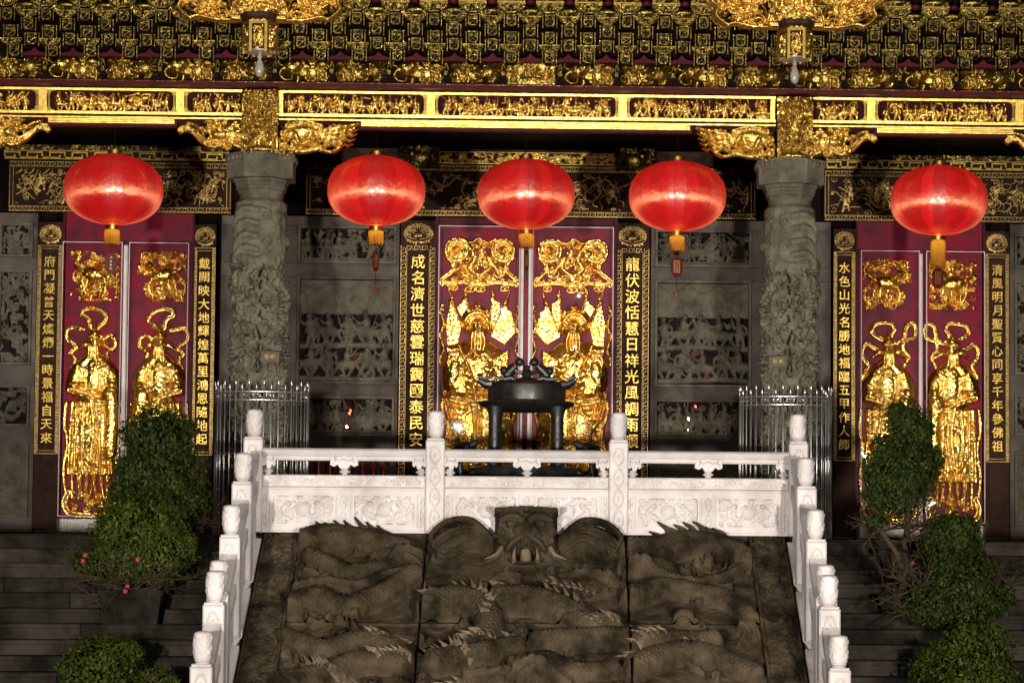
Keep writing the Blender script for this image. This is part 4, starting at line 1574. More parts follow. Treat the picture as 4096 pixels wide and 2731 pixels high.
def phoenix_brace(seed):
    f = Field(-.02, 1.0, -.42, .02, .0075)
    rd = random.Random(seed)
    f.blob(.24, -.13, .24, .12, .12, .12)
    f.stroke([(.1, -.06), (.32, -.02), (.5, -.06)], .05, .04, .1, groove=.012)
    f.stroke([(.2, -.16), (.26, -.28), (.36, -.24), (.42, -.25)], .05, .034, .15)
    f.stroke([(.42, -.25), (.5, -.28)], .022, .008, .14, smooth=False)
    for k in range(5):
        zz = -.02 - k * .06
        f.stroke([(.45, -.13), (.7, zz - .04), (.95 - k * .05, zz)], .03, .018, .07, groove=.012)
        for j in range(5):
            x = .6 + j * .075 - k * .02
            f.stroke([(x, zz - .03), (x + .07, zz - .0)], .014, .005, .085)
    f.stroke([(.05, -.3), (.25, -.36), (.45, -.33), (.62, -.36), (.72, -.32)], .04, .02, .1, groove=.01)
    f.scrolls(rd, 34, .045, (0, .5, -.38, 0), h=.12)
    f.wisps(rd, 16, .14, .015, .12, (0, .6, -.36, -.1))
    f.emboss(rd, 110, .022, .02)
    f.rough(.01, 20, seed)
    return solid(f, 'phoenix_brace', .012, .5)


db, pb = dragon_brace(5), phoenix_brace(6)
for nm, me, x, sx, lab in (('dragon_brace', db, -3.50, 1, 'gilded dragon brace on left side of the left column head'),
                           ('phoenix_brace', pb, -3.05, 1, 'gilded phoenix brace on right side of the left column head'),
                           ('phoenix_brace', pb, 2.99, -1, 'gilded phoenix brace on left side of the right column head'),
                           ('dragon_brace', db, 3.46, -1, 'gilded dragon brace on right side of the right column head'),
                           ('dragon_brace', db, -6.62, -1, 'gilded dragon brace cut by the left photo edge under the frieze'),
                           ('dragon_brace', db, 6.62, 1, 'gilded dragon brace cut by the right photo edge under the frieze')):
    tag(obj(nm, me, 'gold', None, (x, 2.52, 4.985), sc=(sx, 1, 1)), lab, 'brace', 'braces under the frieze')


def figure_block(seed, w=.44, h=.76):
    f = Field(-w / 2, w / 2, 0, h, .008)
    rd = random.Random(seed)
    f.rect(-w / 2, w / 2, 0, h, .02)
    for z in (.06, .26, .47):
        for k in range(2):
            f.warrior(rd, -.1 + .2 * k + rd.uniform(-.04, .04), z, .27, rd.choice((-1, 1)), .13)
    f.scrolls(rd, 34, .045, h=.1)
    f.wisps(rd, 40, .16, .015, .11)
    f.blob(0, .03, .2, .06, .12)
    f.rough(.012, 24, seed)
    return f.mesh('figure_relief', -1)


for x, lab, s_ in ((-3.28, 'aged gilt block of carved figures above the left column', 1), (3.23, 'aged gilt block of carved figures above the right column', 2)):
    b = thing('figure_block', lab, 'carving', (x, 2.42, 4.59))
    obj('figure_relief', figure_block(40 + s_), 'gold_dim', b)
    boxo('block_core', 'brown_wood', b, -.215, .215, .004, .4, 0, .755)


# ------------------------------------------------------------------ bracketed eave
ev = thing('bracketed_eave', 'tiered gilded bracket eave with beast carvings across the top', 'eave', (0, 0, 0))
boxo('eave_beam', 'red_wood', ev, -8.2, 8.2, 2.27, 2.52, 5.372, 5.432)
mb = MB()
mb.box(-8.2, 8.2, 2.262, 2.274, 5.418, 5.424)
mb.build('gold_fillet', 'gold_old_shade', ev)
boxo('backboard', 'dark_wood', ev, -8.2, 8.2, 2.40, 2.6, 5.434, 5.84)
MB().add([(-8.2, 2.3, 5.8), (8.2, 2.3, 5.8), (8.2, 1.62, 6.8), (-8.2, 1.62, 6.8), (-8.2, 2.5, 5.8), (8.2, 2.5, 5.8), (8.2, 1.9, 6.8), (-8.2, 1.9, 6.8)],
         [(0, 1, 2, 3), (7, 6, 5, 4), (0, 4, 5, 1), (3, 2, 6, 7), (0, 3, 7, 4), (1, 5, 6, 2)]).build('eave_soffit', 'dark_wood', ev)
boxo('roof_edge', 'dark_wood', ev, -8.4, 8.4, .6, 3.4, 6.82, 7.1)  # unseen dark top over the eave, added to block the sky


def bracket_block():
    m = MB()
    w, h = .0575, .15
    m.box(-w + .004, w - .004, .016, .3, .004, h - .004)
    m.box(-w, -w + .016, -.004, .016, .018, h - .03)
    m.box(w - .016, w, -.004, .016, .018, h - .03)
    m.bev(-w - .004, w + .004, -.014, .03, h - .03, h - .006, .004)
    m.bev(-w + .012, w - .012, -.012, .02, 0, .016, .003)
    m.box(-w + .016, w - .016, 0, .014, .085, .094)
    for s_ in (-1, 1):
        m.tube([(s_ * .036, .006, .022), (0, .004, .056), (s_ * .036, .006, .084)], .0045, 4)
        m.box(s_ * .084 - .006, s_ * .084 + .006, .01, .03, -.01, h - .02)
        m.box(s_ * .084 - .009, s_ * .084 + .009, .006, .034, h - .02, h - .008)
        m.tube([(s_ * .036, .008, .098), (0, .004, .112), (s_ * .036, .008, .116)], .004, 4)
    me = m.mesh('bracket_block')
    me.materials.append(M['gold_old_shade'])
    me.materials.append(M['dark_wood'])
    for i in range(6):
        me.polygons[i].material_index = 1
    return me


def bowl_bracket(w, h, seed):
    f = Field(-w / 2, w / 2, -h, .012, .006)
    rd = random.Random(seed)
    m = (f.X / (w / 2)) ** 2 + (np.minimum(f.Z, 0) / h) ** 2 < 1
    f.scrolls(rd, int(60 * w / .3), .02, h=.03, w=.0055)
    f.wisps(rd, int(26 * w / .3), .07, .006, .03)
    f.h = np.where(m, f.h, 0)
    for s_ in (-1, 1):
        f.stroke([(s_ * w * .48, 0), (s_ * w * .4, -h * .55), (s_ * w * .2, -h * .92), (0, -h * .96)], .007, .007, .03)
    f.blob(0, -h * .5, .03, .035, .04)
    f.rect(-w / 2, w / 2, .002, .012, .03)
    return solid(f, 'bowl_bracket', .006, .3)


blk, bowl_s, bowl_l = bracket_block(), bowl_bracket(.26, .07, 1), bowl_bracket(.34, .1, 2)
tent = MB()
tent.prism([(-.16, 0), (.16, 0), (.13, .03), (.05, .05), (0, .1), (-.05, .05), (-.13, .03)], 0, .12)
tent_me = tent.mesh('tent_arch')
knob = MB().lathe([(.02, 0), (.05, .01), (.06, .035), (.045, .06), (.02, .07)], 10)
knob_me = knob.mesh('red_knob', True)
wing = Field(-.16, .16, 0, .1, .007)
wing.scrolls(random.Random(8), 18, .028, h=.04)
wing.blob(0, .05, .12, .045, .05)
wing_me = solid(wing, 'cloud_arm', .006, .3)
SP = .2295
for k in range(-27, 28):
    x = -2.07 + .229 * 4 * 2 + (k - 8) * SP      # even k fall on the tall columns
    x = -2.07 + (k + 9) * SP
    if abs(x) > 6.5:
        continue
    if (k + 9) % 2 == 0:
        for z, y in ((5.755, 2.15), (5.94, 1.93), (6.105, 1.74)):
            obj('bracket_block', blk, 'gold_old_shade', ev, (x, y, z - .075))
        obj('bowl_bracket', bowl_s, 'gold_old_shade', ev, (x, 1.98, 5.845))
        obj('bowl_bracket', bowl_l, 'gold_old_shade', ev, (x, 1.62, 6.265))
        boxo('shelf_edge', 'gold_bright', ev, x - .165, x + .165, 1.58, 1.7, 6.281, 6.296)
        obj('cloud_arm', wing_me, 'gold_old_shade', ev, (x, 1.6, 6.30))
    else:
        for z, y in ((5.87, 2.03), (6.01, 1.84)):
            obj('bracket_block', blk, 'gold_old_shade', ev, (x, y, z - .075))
        obj('bowl_bracket', bowl_s, 'gold_old_shade', ev, (x, 1.78, 6.145))
        obj('tent_arch', tent_me, 'red_wood', ev, (x, 2.2, 5.70))
        obj('cloud_arm', wing_me, 'red_wood', ev, (x, 1.74, 6.165))
        obj('red_knob', knob_me, 'red_wood', ev, (x, 1.66, 6.27))


def beast(kind):
    f = Field(-.29, .29, 0, .29, .0065)
    rd = random.Random({'lion': 1, 'elephant': 2, 'scene': 3}[kind])
    if kind == 'lion':
        f.blob(-.02, .13, .2, .1, .1)
        f.blob(.15, .15, .125, .125, .2)
        f.blob(.08, .14, .06, .05, .24, .5)
        f.stroke([(.02, .1), (.1, .08), (.17, .1)], .02, .012, .24)
        for k in range(6):
            a = -.9 + k * .5
            f.stroke([(.18, .15), (.18 + .1 * math.cos(a), .15 + .1 * math.sin(a)), (.18 + .13 * math.cos(a + .3), .15 + .14 * math.sin(a + .3))], .026, .012, .2)
        f.blob(-.22, .22, .05, .045, .16)
        for q in (-.2, -.08, .06, .2):
            f.stroke([(q, .12), (q + .02, .05), (q - .03, .015)], .035, .025, .13)
            f.blob(q - .03, .018, .04, .02, .16)
        f.scrolls(rd, 20, .035, (-.28, .05, .02, .26), h=.12)
    elif kind == 'elephant':
        f.blob(.06, .14, .2, .11, .1)
        f.blob(-.12, .17, .11, .1, .2)
        f.blob(-.05, .2, .06, .08, .2, .3)
        f.stroke([(-.2, .16), (-.25, .1), (-.22, .04), (-.14, .03), (-.12, .07)], .035, .018, .17)
        f.stroke([(-.25, .27), (-.27, .22), (-.22, .19)], .022, .018, .14)
        f.stroke([(-.12, .1), (-.02, .07), (.04, .075)], .016, .008, .22)
        f.blob(.2, .21, .08, .07, .16)
        for q in (-.06, .06, .16, .25):
            f.stroke([(q, .12), (q + .01, .05), (q, .015)], .034, .03, .12)
        f.scrolls(rd, 18, .035, (-.02, .28, .04, .27), h=.12)
    else:
        f.rect(-.28, .28, .0, .28, .03, .02)
        for k in range(4):
            (f.rider if k in (1, 2) else f.warrior)(rd, -.2 + k * .135, .03, .2, rd.choice((-1, 1)), .1)
        f.scrolls(rd, 24, .03, h=.06)
    f.emboss(rd, 60, .018, .02)
    f.rough(.008, 30, 5)
    return f.mesh('beast_carving', .012)


bm = {k: beast(k) for k in ('lion', 'elephant', 'scene')}
fp = Field(-.045, .045, 0, .24, .007)
fp.warrior(random.Random(4), 0, .05, .19, 1, .05)
fp.rect(-.03, .03, 0, .05, .04)
fp_me = solid(fp, 'figure_post', .006, .3)
for k in range(-10, 11):
    x = .008 + .692 * k
    kind = 'scene' if k == 0 else ('lion' if (k < 0) == (k % 2 == 1) else 'elephant')
    obj('beast_carving', bm[kind], 'gold_dim', ev, (x, 2.398, 5.434), sc=(1.1, 1, 1.05))
    obj('figure_post', fp_me, 'gold_old_shade', ev, (x + .346, 2.36, 5.56))

# ------------------------------------------------------------------ hanging pavilion carvings
wf = Field(0, .86, 0, .42, .008)
rd = random.Random(15)
m_ = (wf.X / .86) ** 1.6 + ((.42 - wf.Z) / .42) ** 2 < 1.0
wf.scrolls(rd, 60, .05, h=.08)
wf.wisps(rd, 40, .2, .016, .08)
wf.h = np.where(m_, wf.h, 0)
wf.stroke([(.0, .03), (.3, .03), (.5, .07), (.6, .05), (.72, .16), (.7, .26), (.82, .36), (.8, .42)], .02, .024, .09, groove=.012)
wf.rect(0, .13, .01, .075, .11, .01)
wing_big = solid(wf, 'wing_bracket', .01, .4)
pav_fig = Field(-.2, .2, 0, .36, .008)
for k in range(4):
    pav_fig.warrior(rd, -.13 + .09 * k, .02, .3, rd.choice((-1, 1)), .09)
pav_fig.scrolls(rd, 30, .04, h=.08)
pav_fig.wisps(rd, 22, .15, .014, .08)
pf_me = solid(pav_fig, 'figure_cluster', .008, .4)
for x, lab in ((-3.19, 'gilded hanging pavilion with white glass pendant above left column'), (3.13, 'gilded hanging pavilion with white glass pendant above right column')):
    p = thing('hanging_pavilion', lab, 'hanging ornament', (x, 1.55, 5.60))
    p.scale = (1.3, 1.2, 1.12)
    MB().lathe([(.145, .03), (.15, .36), (.19, .38), (.2, .42), (.17, .44)], 6, a0=0).build('pavilion_core', 'brown_wood', p)
    for j in range(6):
        an = -math.pi / 2 + j * math.pi / 3
        m = MB()
        for s_ in (-1, 1):
            m.box(s_ * .07 - .013, s_ * .07 + .013, -.012, .01, 0, .3)
        m.box(-.08, .08, -.015, .01, .3, .33)
        m.bev(-.09, .09, -.03, .01, .37, .405, .006)
        for u in (-.045, 0, .045):
            m.tube([(u - .018, -.006, .33), (u, -.008, .345), (u + .018, -.006, .33)], .005, 4)
        wn_ = m.build('window_frame', 'gold_bright' if j == 0 else 'gold', p, (.13 * math.cos(an), .13 * math.sin(an), .01), rot=(0, 0, an + math.pi / 2))
        wf2 = Field(-.055, .055, .02, .29, .006)
        wf2.stroke([(.042 * math.cos(a), .16 + .11 * math.sin(a)) for a in np.linspace(0, 6.28, 20)], .006, .006, .02, smooth=False)
        wf2.warrior(random.Random(j), 0, .07, .17, 1, .03)
        wf2.scrolls(random.Random(j), 10, .016, h=.02)
        obj('lattice', wf2.mesh('lattice', .004), 'gold', wn_, (0, .004, 0))
    MB().lathe([(.02, .012), (.13, .02), (.14, .03), (.14, .04), (.12, .045)], 20).build('base_plate', 'steel', p, smooth=True)
    MB().lathe([(.014, .015), (.018, .0), (.024, -.02), (.014, -.035), (.022, -.06), (.04, -.11), (.045, -.15), (.035, -.2), (.022, -.225)], 14).build('glass_pendant', 'white_glass', p, (0, 0, 0), smooth=True)
    obj('figure_cluster', pf_me, 'gold', p, (0, -.12, .42))
    obj('wing_bracket', wing_big, 'gold', p, (.15, -.04, .33), sc=(.8, 1, .9))
    obj('wing_bracket', wing_big, 'gold', p, (-.15, -.04, .33), sc=(-.8, 1, .9))


# ------------------------------------------------------------------ red silk lanterns
prof = [(.1, .428)] + [(.6 * math.sqrt(1 - abs(z / .432) ** 2.4), z) for z in (.415, .385, .33, .26, .175, .09, 0, -.09, -.175, -.26, -.33, -.385, -.415)] + [(.1, -.428)]
pr_s = spline(prof, 3)
NG = 24


def gore():
    v, f = [], []
    a = math.pi / NG
    cols = 4
    for (r, z) in pr_s:
        for c in range(cols + 1):
            t = -a + 2 * a * c / cols
            rr = r
            v.append((rr * math.cos(t), rr * math.sin(t), z))
    for i in range(len(pr_s) - 1):
        for c in range(cols):
            k = i * (cols + 1) + c
            f.append((k, k + cols + 1, k + cols + 2, k + 1))
    me = bpy.data.meshes.new('silk_gore')
    me.from_pydata(v, [], f)
    me.polygons.foreach_set('use_smooth', [True] * len(f))
    nr = []
    for i in range(len(pr_s)):
        p0, p1 = pr_s[max(i - 1, 0)], pr_s[min(i + 1, len(pr_s) - 1)]
        dr, dz = p1[0] - p0[0], p1[1] - p0[1]
        l_ = math.hypot(dr, dz)
        for c in range(cols + 1):
            t = -a + 2 * a * c / cols
            nr.append((-dz / l_ * math.cos(t), -dz / l_ * math.sin(t), dr / l_))
    me.normals_split_custom_set_from_vertices(nr)
    return me


gore_me = gore()
rib = MB()
rib.tube([(r + .0008, 0, z) for r, z in pr_s], .0016, 4)
rib_me = rib.mesh('wire_rib', True)
thr = MB()
for k in range(30):
    a = 2 * math.pi * k / 30
    thr.tube([(.07 * math.cos(a), .07 * math.sin(a), 0), (.085 * math.cos(a), .085 * math.sin(a), -.12), (.083 * math.cos(a), .083 * math.sin(a), -1.0 + .05 * math.sin(k * 2.7))], .0105, 5)
thr.lathe([(.07, 0), (.08, -.12), (.078, -.95)][::-1], 16)
thr_me = thr.mesh('tassel_threads', True)

LN = ((-5.10, 4.165, 'red silk lantern at far left with short yellow tassel', .19, 'card', .45),
      (-1.885, 4.19, 'red silk lantern with narrow edge-on tag right of the left column', .18, 'edge', .3),
      (-.045, 4.165, 'brightest middle red silk lantern in front of the central door', .17, 'edge', .1),
      (1.82, 4.165, 'red silk lantern with a dark red name tag left of the right column', .2, 'card', .25),
      (5.06, 4.15, 'red silk lantern at far right with long yellow tassel', .34, 'card', 0.0))
M['rib'] = mat('dark_red_seam', (0.24, 0.004, 0.008), None, 0.6)
for i, (x, z, lab, tl, tg, gap) in enumerate(LN):
    L = tag(obj('red_lantern', None, None, None, (x, 2.76, z), (.012 * math.sin(i * 2.1), .014 * math.cos(i * 1.7), .09 * i)), lab, 'lantern', 'red lanterns hung along the porch')
    sh = MB().lathe([(.1, .418), (.125, .424), (.125, .432), (.1, .436)][::1], 20).build('silk_shade', 'rib', L)
    for k in range(NG):
        a = 2 * math.pi * k / NG
        obj('silk_gore', gore_me, 'satin', sh, rot=(0, 0, a))
        if k % 2 == 0 or True:
            obj('wire_rib', rib_me, 'rib', sh, rot=(0, 0, a + math.pi / NG))
    MB().lathe([(.05, .43), (.085, .432), (.085, .485), (.06, .49), (.02, .5)], 16).build('brass_cap', 'brass', L, smooth=True)
    MB().lathe([(.06, -.50), (.085, -.49), (.085, -.435), (.06, -.425)], 16).build('brass_collar', 'brass', L, smooth=True)
    obj('yellow_tassel', thr_me, 'yellow', L, (0, 0, -.485), sc=(1, 1, tl))
    MB().tube([(0, 0, .49), (0, 0, 4.93 - z)], .006, 5).build('cord', 'dark_wood', L)
    zt = -.485 - tl
    g = MB()
    g.tube([(0, 0, zt + .06), (0, 0, zt - gap * .2 - .02)], .003, 4)
    g.build('tag_cord', 'dark_wood', L)
    tz = zt - gap * .2 - .14
    q = MB().prism([(.075 * math.cos(a) * (1 + .2 * abs(math.sin(a))), .13 * math.sin(a)) for a in np.linspace(0, 2 * math.pi, 25)[:-1]], -.008, .008)
    tagp = q.build('name_tag', 'tag', L, (0, -.0, tz), rot=(0, 0, 0 if tg == 'card' else 1.1))
    mk = MB()
    if i == 0:
        for r_ in range(4):
            mk.box(-.012, .012, -.0105, -.0085, .06 - r_ * .045, .082 - r_ * .045)
    else:
        for r_ in range(6):
            for c_ in range(4):
                u = -.042 + c_ * .022
                mk.box(u, u + .016, -.0105, -.0085, .06 - r_ * .026, .078 - r_ * .026)
    mk.build('tag_lettering', 'gold_line', tagp)
    if tg == 'edge' or i == 3:
        MB().tube([(0, 0, tz - .13), (0, 0, tz - .3)], .003, 4).build('tag_string', 'dark_wood', L)
        MB().lathe([(.004, -.09), (.011, -.08), (.012, -.01), (.005, 0)], 8).build('red_tassel', 'red_wax', L, (0, 0, tz - .3))
        MB().ball((0, 0, tz - .22), .014, 8, 6).build('bead', 'tag', L)
    pl = bpy.data.lights.new('lantern_bulb', 'POINT')
    pl.energy = 22
    pl.color = (1.0, .78, .55)
    pl.shadow_soft_size = .06
    po = bpy.data.objects.new('lantern_bulb', pl)
    COL.objects.link(po)
    po.parent = L


# ------------------------------------------------------------------ marble balustrades
def capital_mesh():
    C = math.pi * .087
    f = Field(-C, C, 0, .27, .0075)
    rd = random.Random(3)
    f.scrolls(rd, 46, .028, (-C, C, .05, .24), h=.011, w=.007)
    f.wisps(rd, 26, .1, .007, .010, (-C, C, .04, .24))
    f.h *= np.clip(np.minimum(f.Z - .03, .25 - f.Z) / .02, 0, 1)
    f.h += np.where((f.Z > .012) & (f.Z < .03), .004, 0)

    def fn(x, h, z):
        a = x / .087
        r = .074 + .011 * np.clip(z / .04, 0, 1) + h
        r = np.where(z > .24, r * (1 - ((z - .24) / .03) ** 3 * .6), r)
        return r * np.cos(a), r * np.sin(a), z
    return f.mesh('post_capital', -1, fn)


def ornament_mesh(w, h, seed):
    """Column of linked hearts and lozenges in low relief."""
    f = Field(-w / 2, w / 2, 0, h, .006)
    n = max(1, int(round(h / .21)))
    u = h / n
    for k in range(n):
        z = k * u
        c = z + u / 2
        a = w * .42
        f.stroke([(0, z + .01), (a, c - u * .1), (a * .6, c + u * .3), (0, z + u - .02)], .0085, .0085, .012)
        f.stroke([(0, z + .01), (-a, c - u * .1), (-a * .6, c + u * .3), (0, z + u - .02)], .0085, .0085, .012)
        f.blob(0, c, w * .13, u * .13, .014)
        for s_ in (-1, 1):
            f.curl(s_ * a * .55, z + u * .84, w * .12, 0, s_, .006, .012, turns=1)
    return f.mesh('post_ornament', .003)


def relief_panel(w, h, seed):
    f = Field(-w / 2, w / 2, 0, h, .0075)
    rd = random.Random(seed)
    f.rect(-w / 2, w / 2, 0, h, .003)
    f.blob(0, h * .52, .085, .085, .034)
    f.stroke([(-.1, h * .3), (.02, h * .62), (.1, h * .8)], .014, .008, .03)
    for s_ in (-1, 1):
        f.stroke([(s_ * .12, h * .25), (s_ * .22, h * .5), (s_ * .15, h * .72), (s_ * .27, h * .8), (s_ * .32, h * .55)], .034, .016, .026, scale=.005, sl=.016)
        f.blob(s_ * .16, h * .72, .04, .03, .034)
        for k in range(3):
            x = s_ * (.14 + .08 * k)
            f.stroke([(x, h * .42), (x + rd.uniform(-.05, .05), h * .15)], .012, .007, .022, smooth=False)
    f.scrolls(rd, 34, .03, h=.03)
    f.wisps(rd, 22, .12, .008, .028)
    f.h *= 1.35
    e = np.minimum(np.minimum(f.X - f.x0, f.x1 - f.X), np.minimum(f.Z - f.z0, f.z1 - f.Z))
    f.h *= np.clip(e / .012, 0, 1)
    return f.mesh('cloud_relief', -1)


cap_me = capital_mesh()
orn_me = ornament_mesh(.125, .92, 1)
orn_s = ornament_mesh(.07, .36, 1)
pan_me = [relief_panel(.66, .31, s_) for s_ in (1, 2, 3)]
strip = Field(-.4, .4, 0, .095, .0065)
strip.scrolls(random.Random(5), 46, .026, h=.02, w=.006)
strip_me = strip.mesh('scroll_strip', .003)


def post(par, x, y, z, m='marble', orn=True):
    b = MB()
    h = .105
    b.bev(-h, h, -h, h, 0, 1.02, .014)
    b.bev(-h + .012, h - .012, -h + .012, h - .012, 1.02, 1.045, .008)
    b.lathe([(.075, 1.045), (.06, 1.06), (.078, 1.072), (.07, 1.085)], 14)
    p = b.build('post', m, par, (x, y, z))
    obj('post_capital', cap_me, m, p, (0, 0, 1.082))
    if orn:
        obj('post_ornament', orn_me, m, p, (0, -h - .001, .05))
    return p


def vase(par, x, z0, z1, m='marble', half=0):
    b = MB()
    H = z1 - z0
    b.lathe([(.045, 0), (.03, .14 * H), (.032, .2 * H), (.062, .45 * H), (.058, .6 * H), (.034, .82 * H), (.045, H)], 16)
    return b.build('vase_support', m, par, (x, 0, z0), smooth=True)


def cloud_cap(par, x, z, w, m='marble'):
    b = MB()
    b.prism([(-w / 2, .05), (-w / 2, .005), (-w * .36, -.012), (-w * .24, .012), (-w * .14, -.03), (w * .14, -.03), (w * .24, .012), (w * .36, -.012), (w / 2, .005), (w / 2, .05),
             (w * .42, .105), (w * .2, .09), (0, .11), (-w * .2, .09), (-w * .42, .105)], -.095, .095)
    for s_ in (-1, 1):
        b.tube([(s_ * w * .42, -.09, .03), (s_ * w * .3, -.098, .06), (s_ * w * .34, -.1, .085), (s_ * w * .2, -.098, .05), (0, -.1, .07)], .011, 5)
    return b.build('cloud_cap', m, par, (x, 0, z), smooth=True, ang=35)


ba = thing('front_balustrade', 'white marble balustrade across the terrace front before the incense burner', 'balustrade', (0, 0, -.0))
XS = (-2.99, -.995, 1.02, 3.005)
for x in XS:
    post(ba, x, 0, 0)
for i in range(3):
    xa, xb = XS[i] + .106, XS[i + 1] - .106
    xm = (xa + xb) / 2
    hr = MB()
    pr_ = [(-.075, .79), (-.085, .81), (-.085, .835), (-.07, .845), (-.085, .865), (-.07, .905), (-.04, .925), (.04, .925), (.07, .905), (.085, .865), (.085, .81), (.075, .79)]
    n = len(pr_)
    v = [(xa, y, z) for y, z in pr_] + [(xb, y, z) for y, z in pr_]
    hr.add(v, [(k, k + n, (k + 1) % n + n, (k + 1) % n) for k in range(n)] + [tuple(range(n)), tuple(range(2 * n - 1, n - 1, -1))])
    hr.build('handrail', 'marble', ba)
    cloud_cap(ba, xm, .735, .30)
    vase(ba, xm, .632, .708)
    for s_, xe in ((1, xa), (-1, xb)):
        cloud_cap(ba, xe + s_ * .07, .735, .145)
        vase(ba, xe + s_ * .052, .632, .708)
    mr = MB()
    mr.bev(xa, xb, -.085, .085, .50, .632, .012)
    m_ = mr.build('middle_rail', 'marble', ba)
    for s_ in (-1, 1):
        obj('scroll_strip', strip_me, 'marble', m_, (xm + s_ * (xb - xa) / 4, -.0855, .52))
    pn = MB()
    pn.box(xa, xb, -.055, .055, .0, .498)
    pn.bev(xa, xb, -.08, -.056, .0, .03, .006)
    pn.bev(xa, xb, -.075, -.056, .47, .497, .006)
    pm = pn.build('panel', 'marble', ba)
    for s_ in (-1, 1):
        xc = xm + s_ * (xb - xa) / 4
        fm = MB()
        frame(fm, xc - .395, xc + .395, .045, .455, .022, -.074, -.056)
        frame(fm, xc - .362, xc + .362, .078, .422, .012, -.068, -.056)
        fm.build('panel_frame', 'marble', pm)
        obj('cloud_relief', pan_me[(i + (s_ > 0)) % 3], 'marble', pm, (xc, -.0565, .095), sc=(s_, 1, 1))
    for xo in (xm, xa + .04, xb - .04):
        obj('small_ornament', orn_s, 'marble', pm, (xo, -.0565, .065), sc=(1 if xo == xm else .8, 1, 1))


def slope_prism(mb, ya, yb, za, zb, lo, hi, x0, x1):
    """Bar running down the stairs from (ya,za) to (yb,zb) between heights lo and hi above that line."""
    v = [(x0, ya, za + lo), (x1, ya, za + lo), (x1, yb, zb + lo), (x0, yb, zb + lo), (x0, ya, za + hi), (x1, ya, za + hi), (x1, yb, zb + hi), (x0, yb, zb + hi)]
    mb.add(v, [(0, 1, 2, 3), (7, 6, 5, 4), (0, 4, 5, 1), (2, 6, 7, 3), (1, 5, 6, 2), (0, 3, 7, 4)])


SPOST = ((-.86, .836), (-1.72, .277), (-2.55, -.275), (-2.80, -.375), (-3.55, -.926), (-4.3, -1.45))
for s_, lab in ((-1, 'white marble stair balustrade stepping down along the left of the dragon ramp'),
                (1, 'white marble stair balustrade stepping down along the right of the dragon ramp')):
    sb = thing('stair_balustrade', lab, 'balustrade', (s_ * 2.995, 0, 0), group='marble stair balustrades')
    prev = (0.0, 1.346)
    for k, (y, zt) in enumerate(SPOST):
        post(sb, 0, y, zt - 1.346, 'marble', True)
        if k != 3:
            ya, yb = prev[0] - .106, y + .106
            za = prev[1] - 1.346
            zb = zt - 1.346
            t_ = (zb - za) / (prev[0] - y)
            za2, zb2 = za + t_ * .106, zb - t_ * .106
            for nm, lo, hi, w_ in (('handrail', .80, .925, .08), ('middle_rail', .49, .62, .08), ('panel', .0, .488, .055), ('plinth', -.28, -.004, .115)):
                mb = MB()
                slope_prism(mb, ya, yb, za2, zb2, lo, hi, -w_, w_)
                q = mb.build(nm, 'marble_weathered', sb)
                if nm == 'panel':
                    for sx in (-1, 1):
                        fm = MB()
                        for lo2, hi2 in ((.05, .08), (.40, .43)):
                            xx = sorted((sx * .0562, sx * .066))
                            slope_prism(fm, ya - .08, yb + .08, za2 + t_ * .08, zb2 - t_ * .08, lo2, hi2, xx[0], xx[1])
                        fm.build('panel_frame', 'marble_weathered', q)
            ym, zm = (ya + yb) / 2, (za2 + zb2) / 2
            MB().lathe([(.045, 0), (.03, .03), (.062, .08), (.034, .15), (.07, .17)], 14).build('vase_support', 'marble_weathered', sb, (0, ym, zm + .62), smooth=True)
        prev = (y, zt)

# ------------------------------------------------------------------ carved dragon ramp between the stair balustrades
SL = math.atan2(.65, 1.0)
RW, RL = 2.46, 3.4


def rp(cx, cy):
    """Survey point (px of a photograph of the slab) to slab metres: x across, v down the slope."""
    x = 574.2 + .5371 * cx
    y = 1148.4 + .5371 * cy
    v = (y - 1224) / 123.0
    return ((x - 1240) * (25.1 - .839 * v) / 5227 + .15, -v)


rf = Field(-RW, RW, -RL, .06, .0098)
rd = random.Random(90)


def rs(r0, r1, h, *p, **kw):
    rf.stroke([rp(p[i], p[i + 1]) for i in range(0, len(p), 2)], r0, r1, h, **kw)


FINS = []


def fins(n, size, out, *p):
    """Row of pointed back fins along a survey path; out = side (+1 up the slope)."""
    pts = spline([rp(p[i], p[i + 1]) for i in range(0, len(p), 2)], 8)
    L = len(pts)
    n = int(n * 1.35)
    for k in range(n):
        i = int(k * (L - 2) / max(1, n - 1))
        a = np.array(pts[i])
        t = np.array(pts[min(i + 2, L - 1)]) - np.array(pts[max(i - 2, 0)])
        t = t / (np.hypot(*t) + 1e-9)
        nrm = np.array((-t[1], t[0]))
        if nrm[1] * out < 0:
            nrm = -nrm
        s_ = size * 1.25 * rd.uniform(.8, 1.2)
        FINS.append((a, t, nrm, s_))


rf.h += .01 + .05 * fbm(rf.X * 2.2, rf.Z * 2.2, 5)
rf.wisps(rd, 70, .5, .03, .085)
rf.scrolls(rd, 60, .09, h=.1, w=.026)
rs(.17, .12, .22, 250, 190, 330, 165, 430, 170, 560, 190, 700, 220, scale=.02, sl=.05)
rs(.11, .08, .16, 270, 250, 350, 290, 430, 320, 560, 300, 690, 255, scale=.02, sl=.05)
rs(.15, .12, .19, 190, 470, 300, 430, 420, 470, 560, 420, 710, 320, scale=.02, sl=.05)
rs(.06, .04, .16, 210, 400, 330, 370, 470, 380, 600, 330, 740, 300)
rs(.12, .1, .17, 160, 600, 330, 640, 480, 600, 650, 640, 745, 700, scale=.02, sl=.05)
rs(.16, .13, .2, 150, 780, 330, 740, 480, 690, 660, 690, scale=.02, sl=.05)
rs(.2, .15, .24, 790, 470, 900, 440, 1010, 480, 1030, 560, 960, 620, scale=.022, sl=.055)
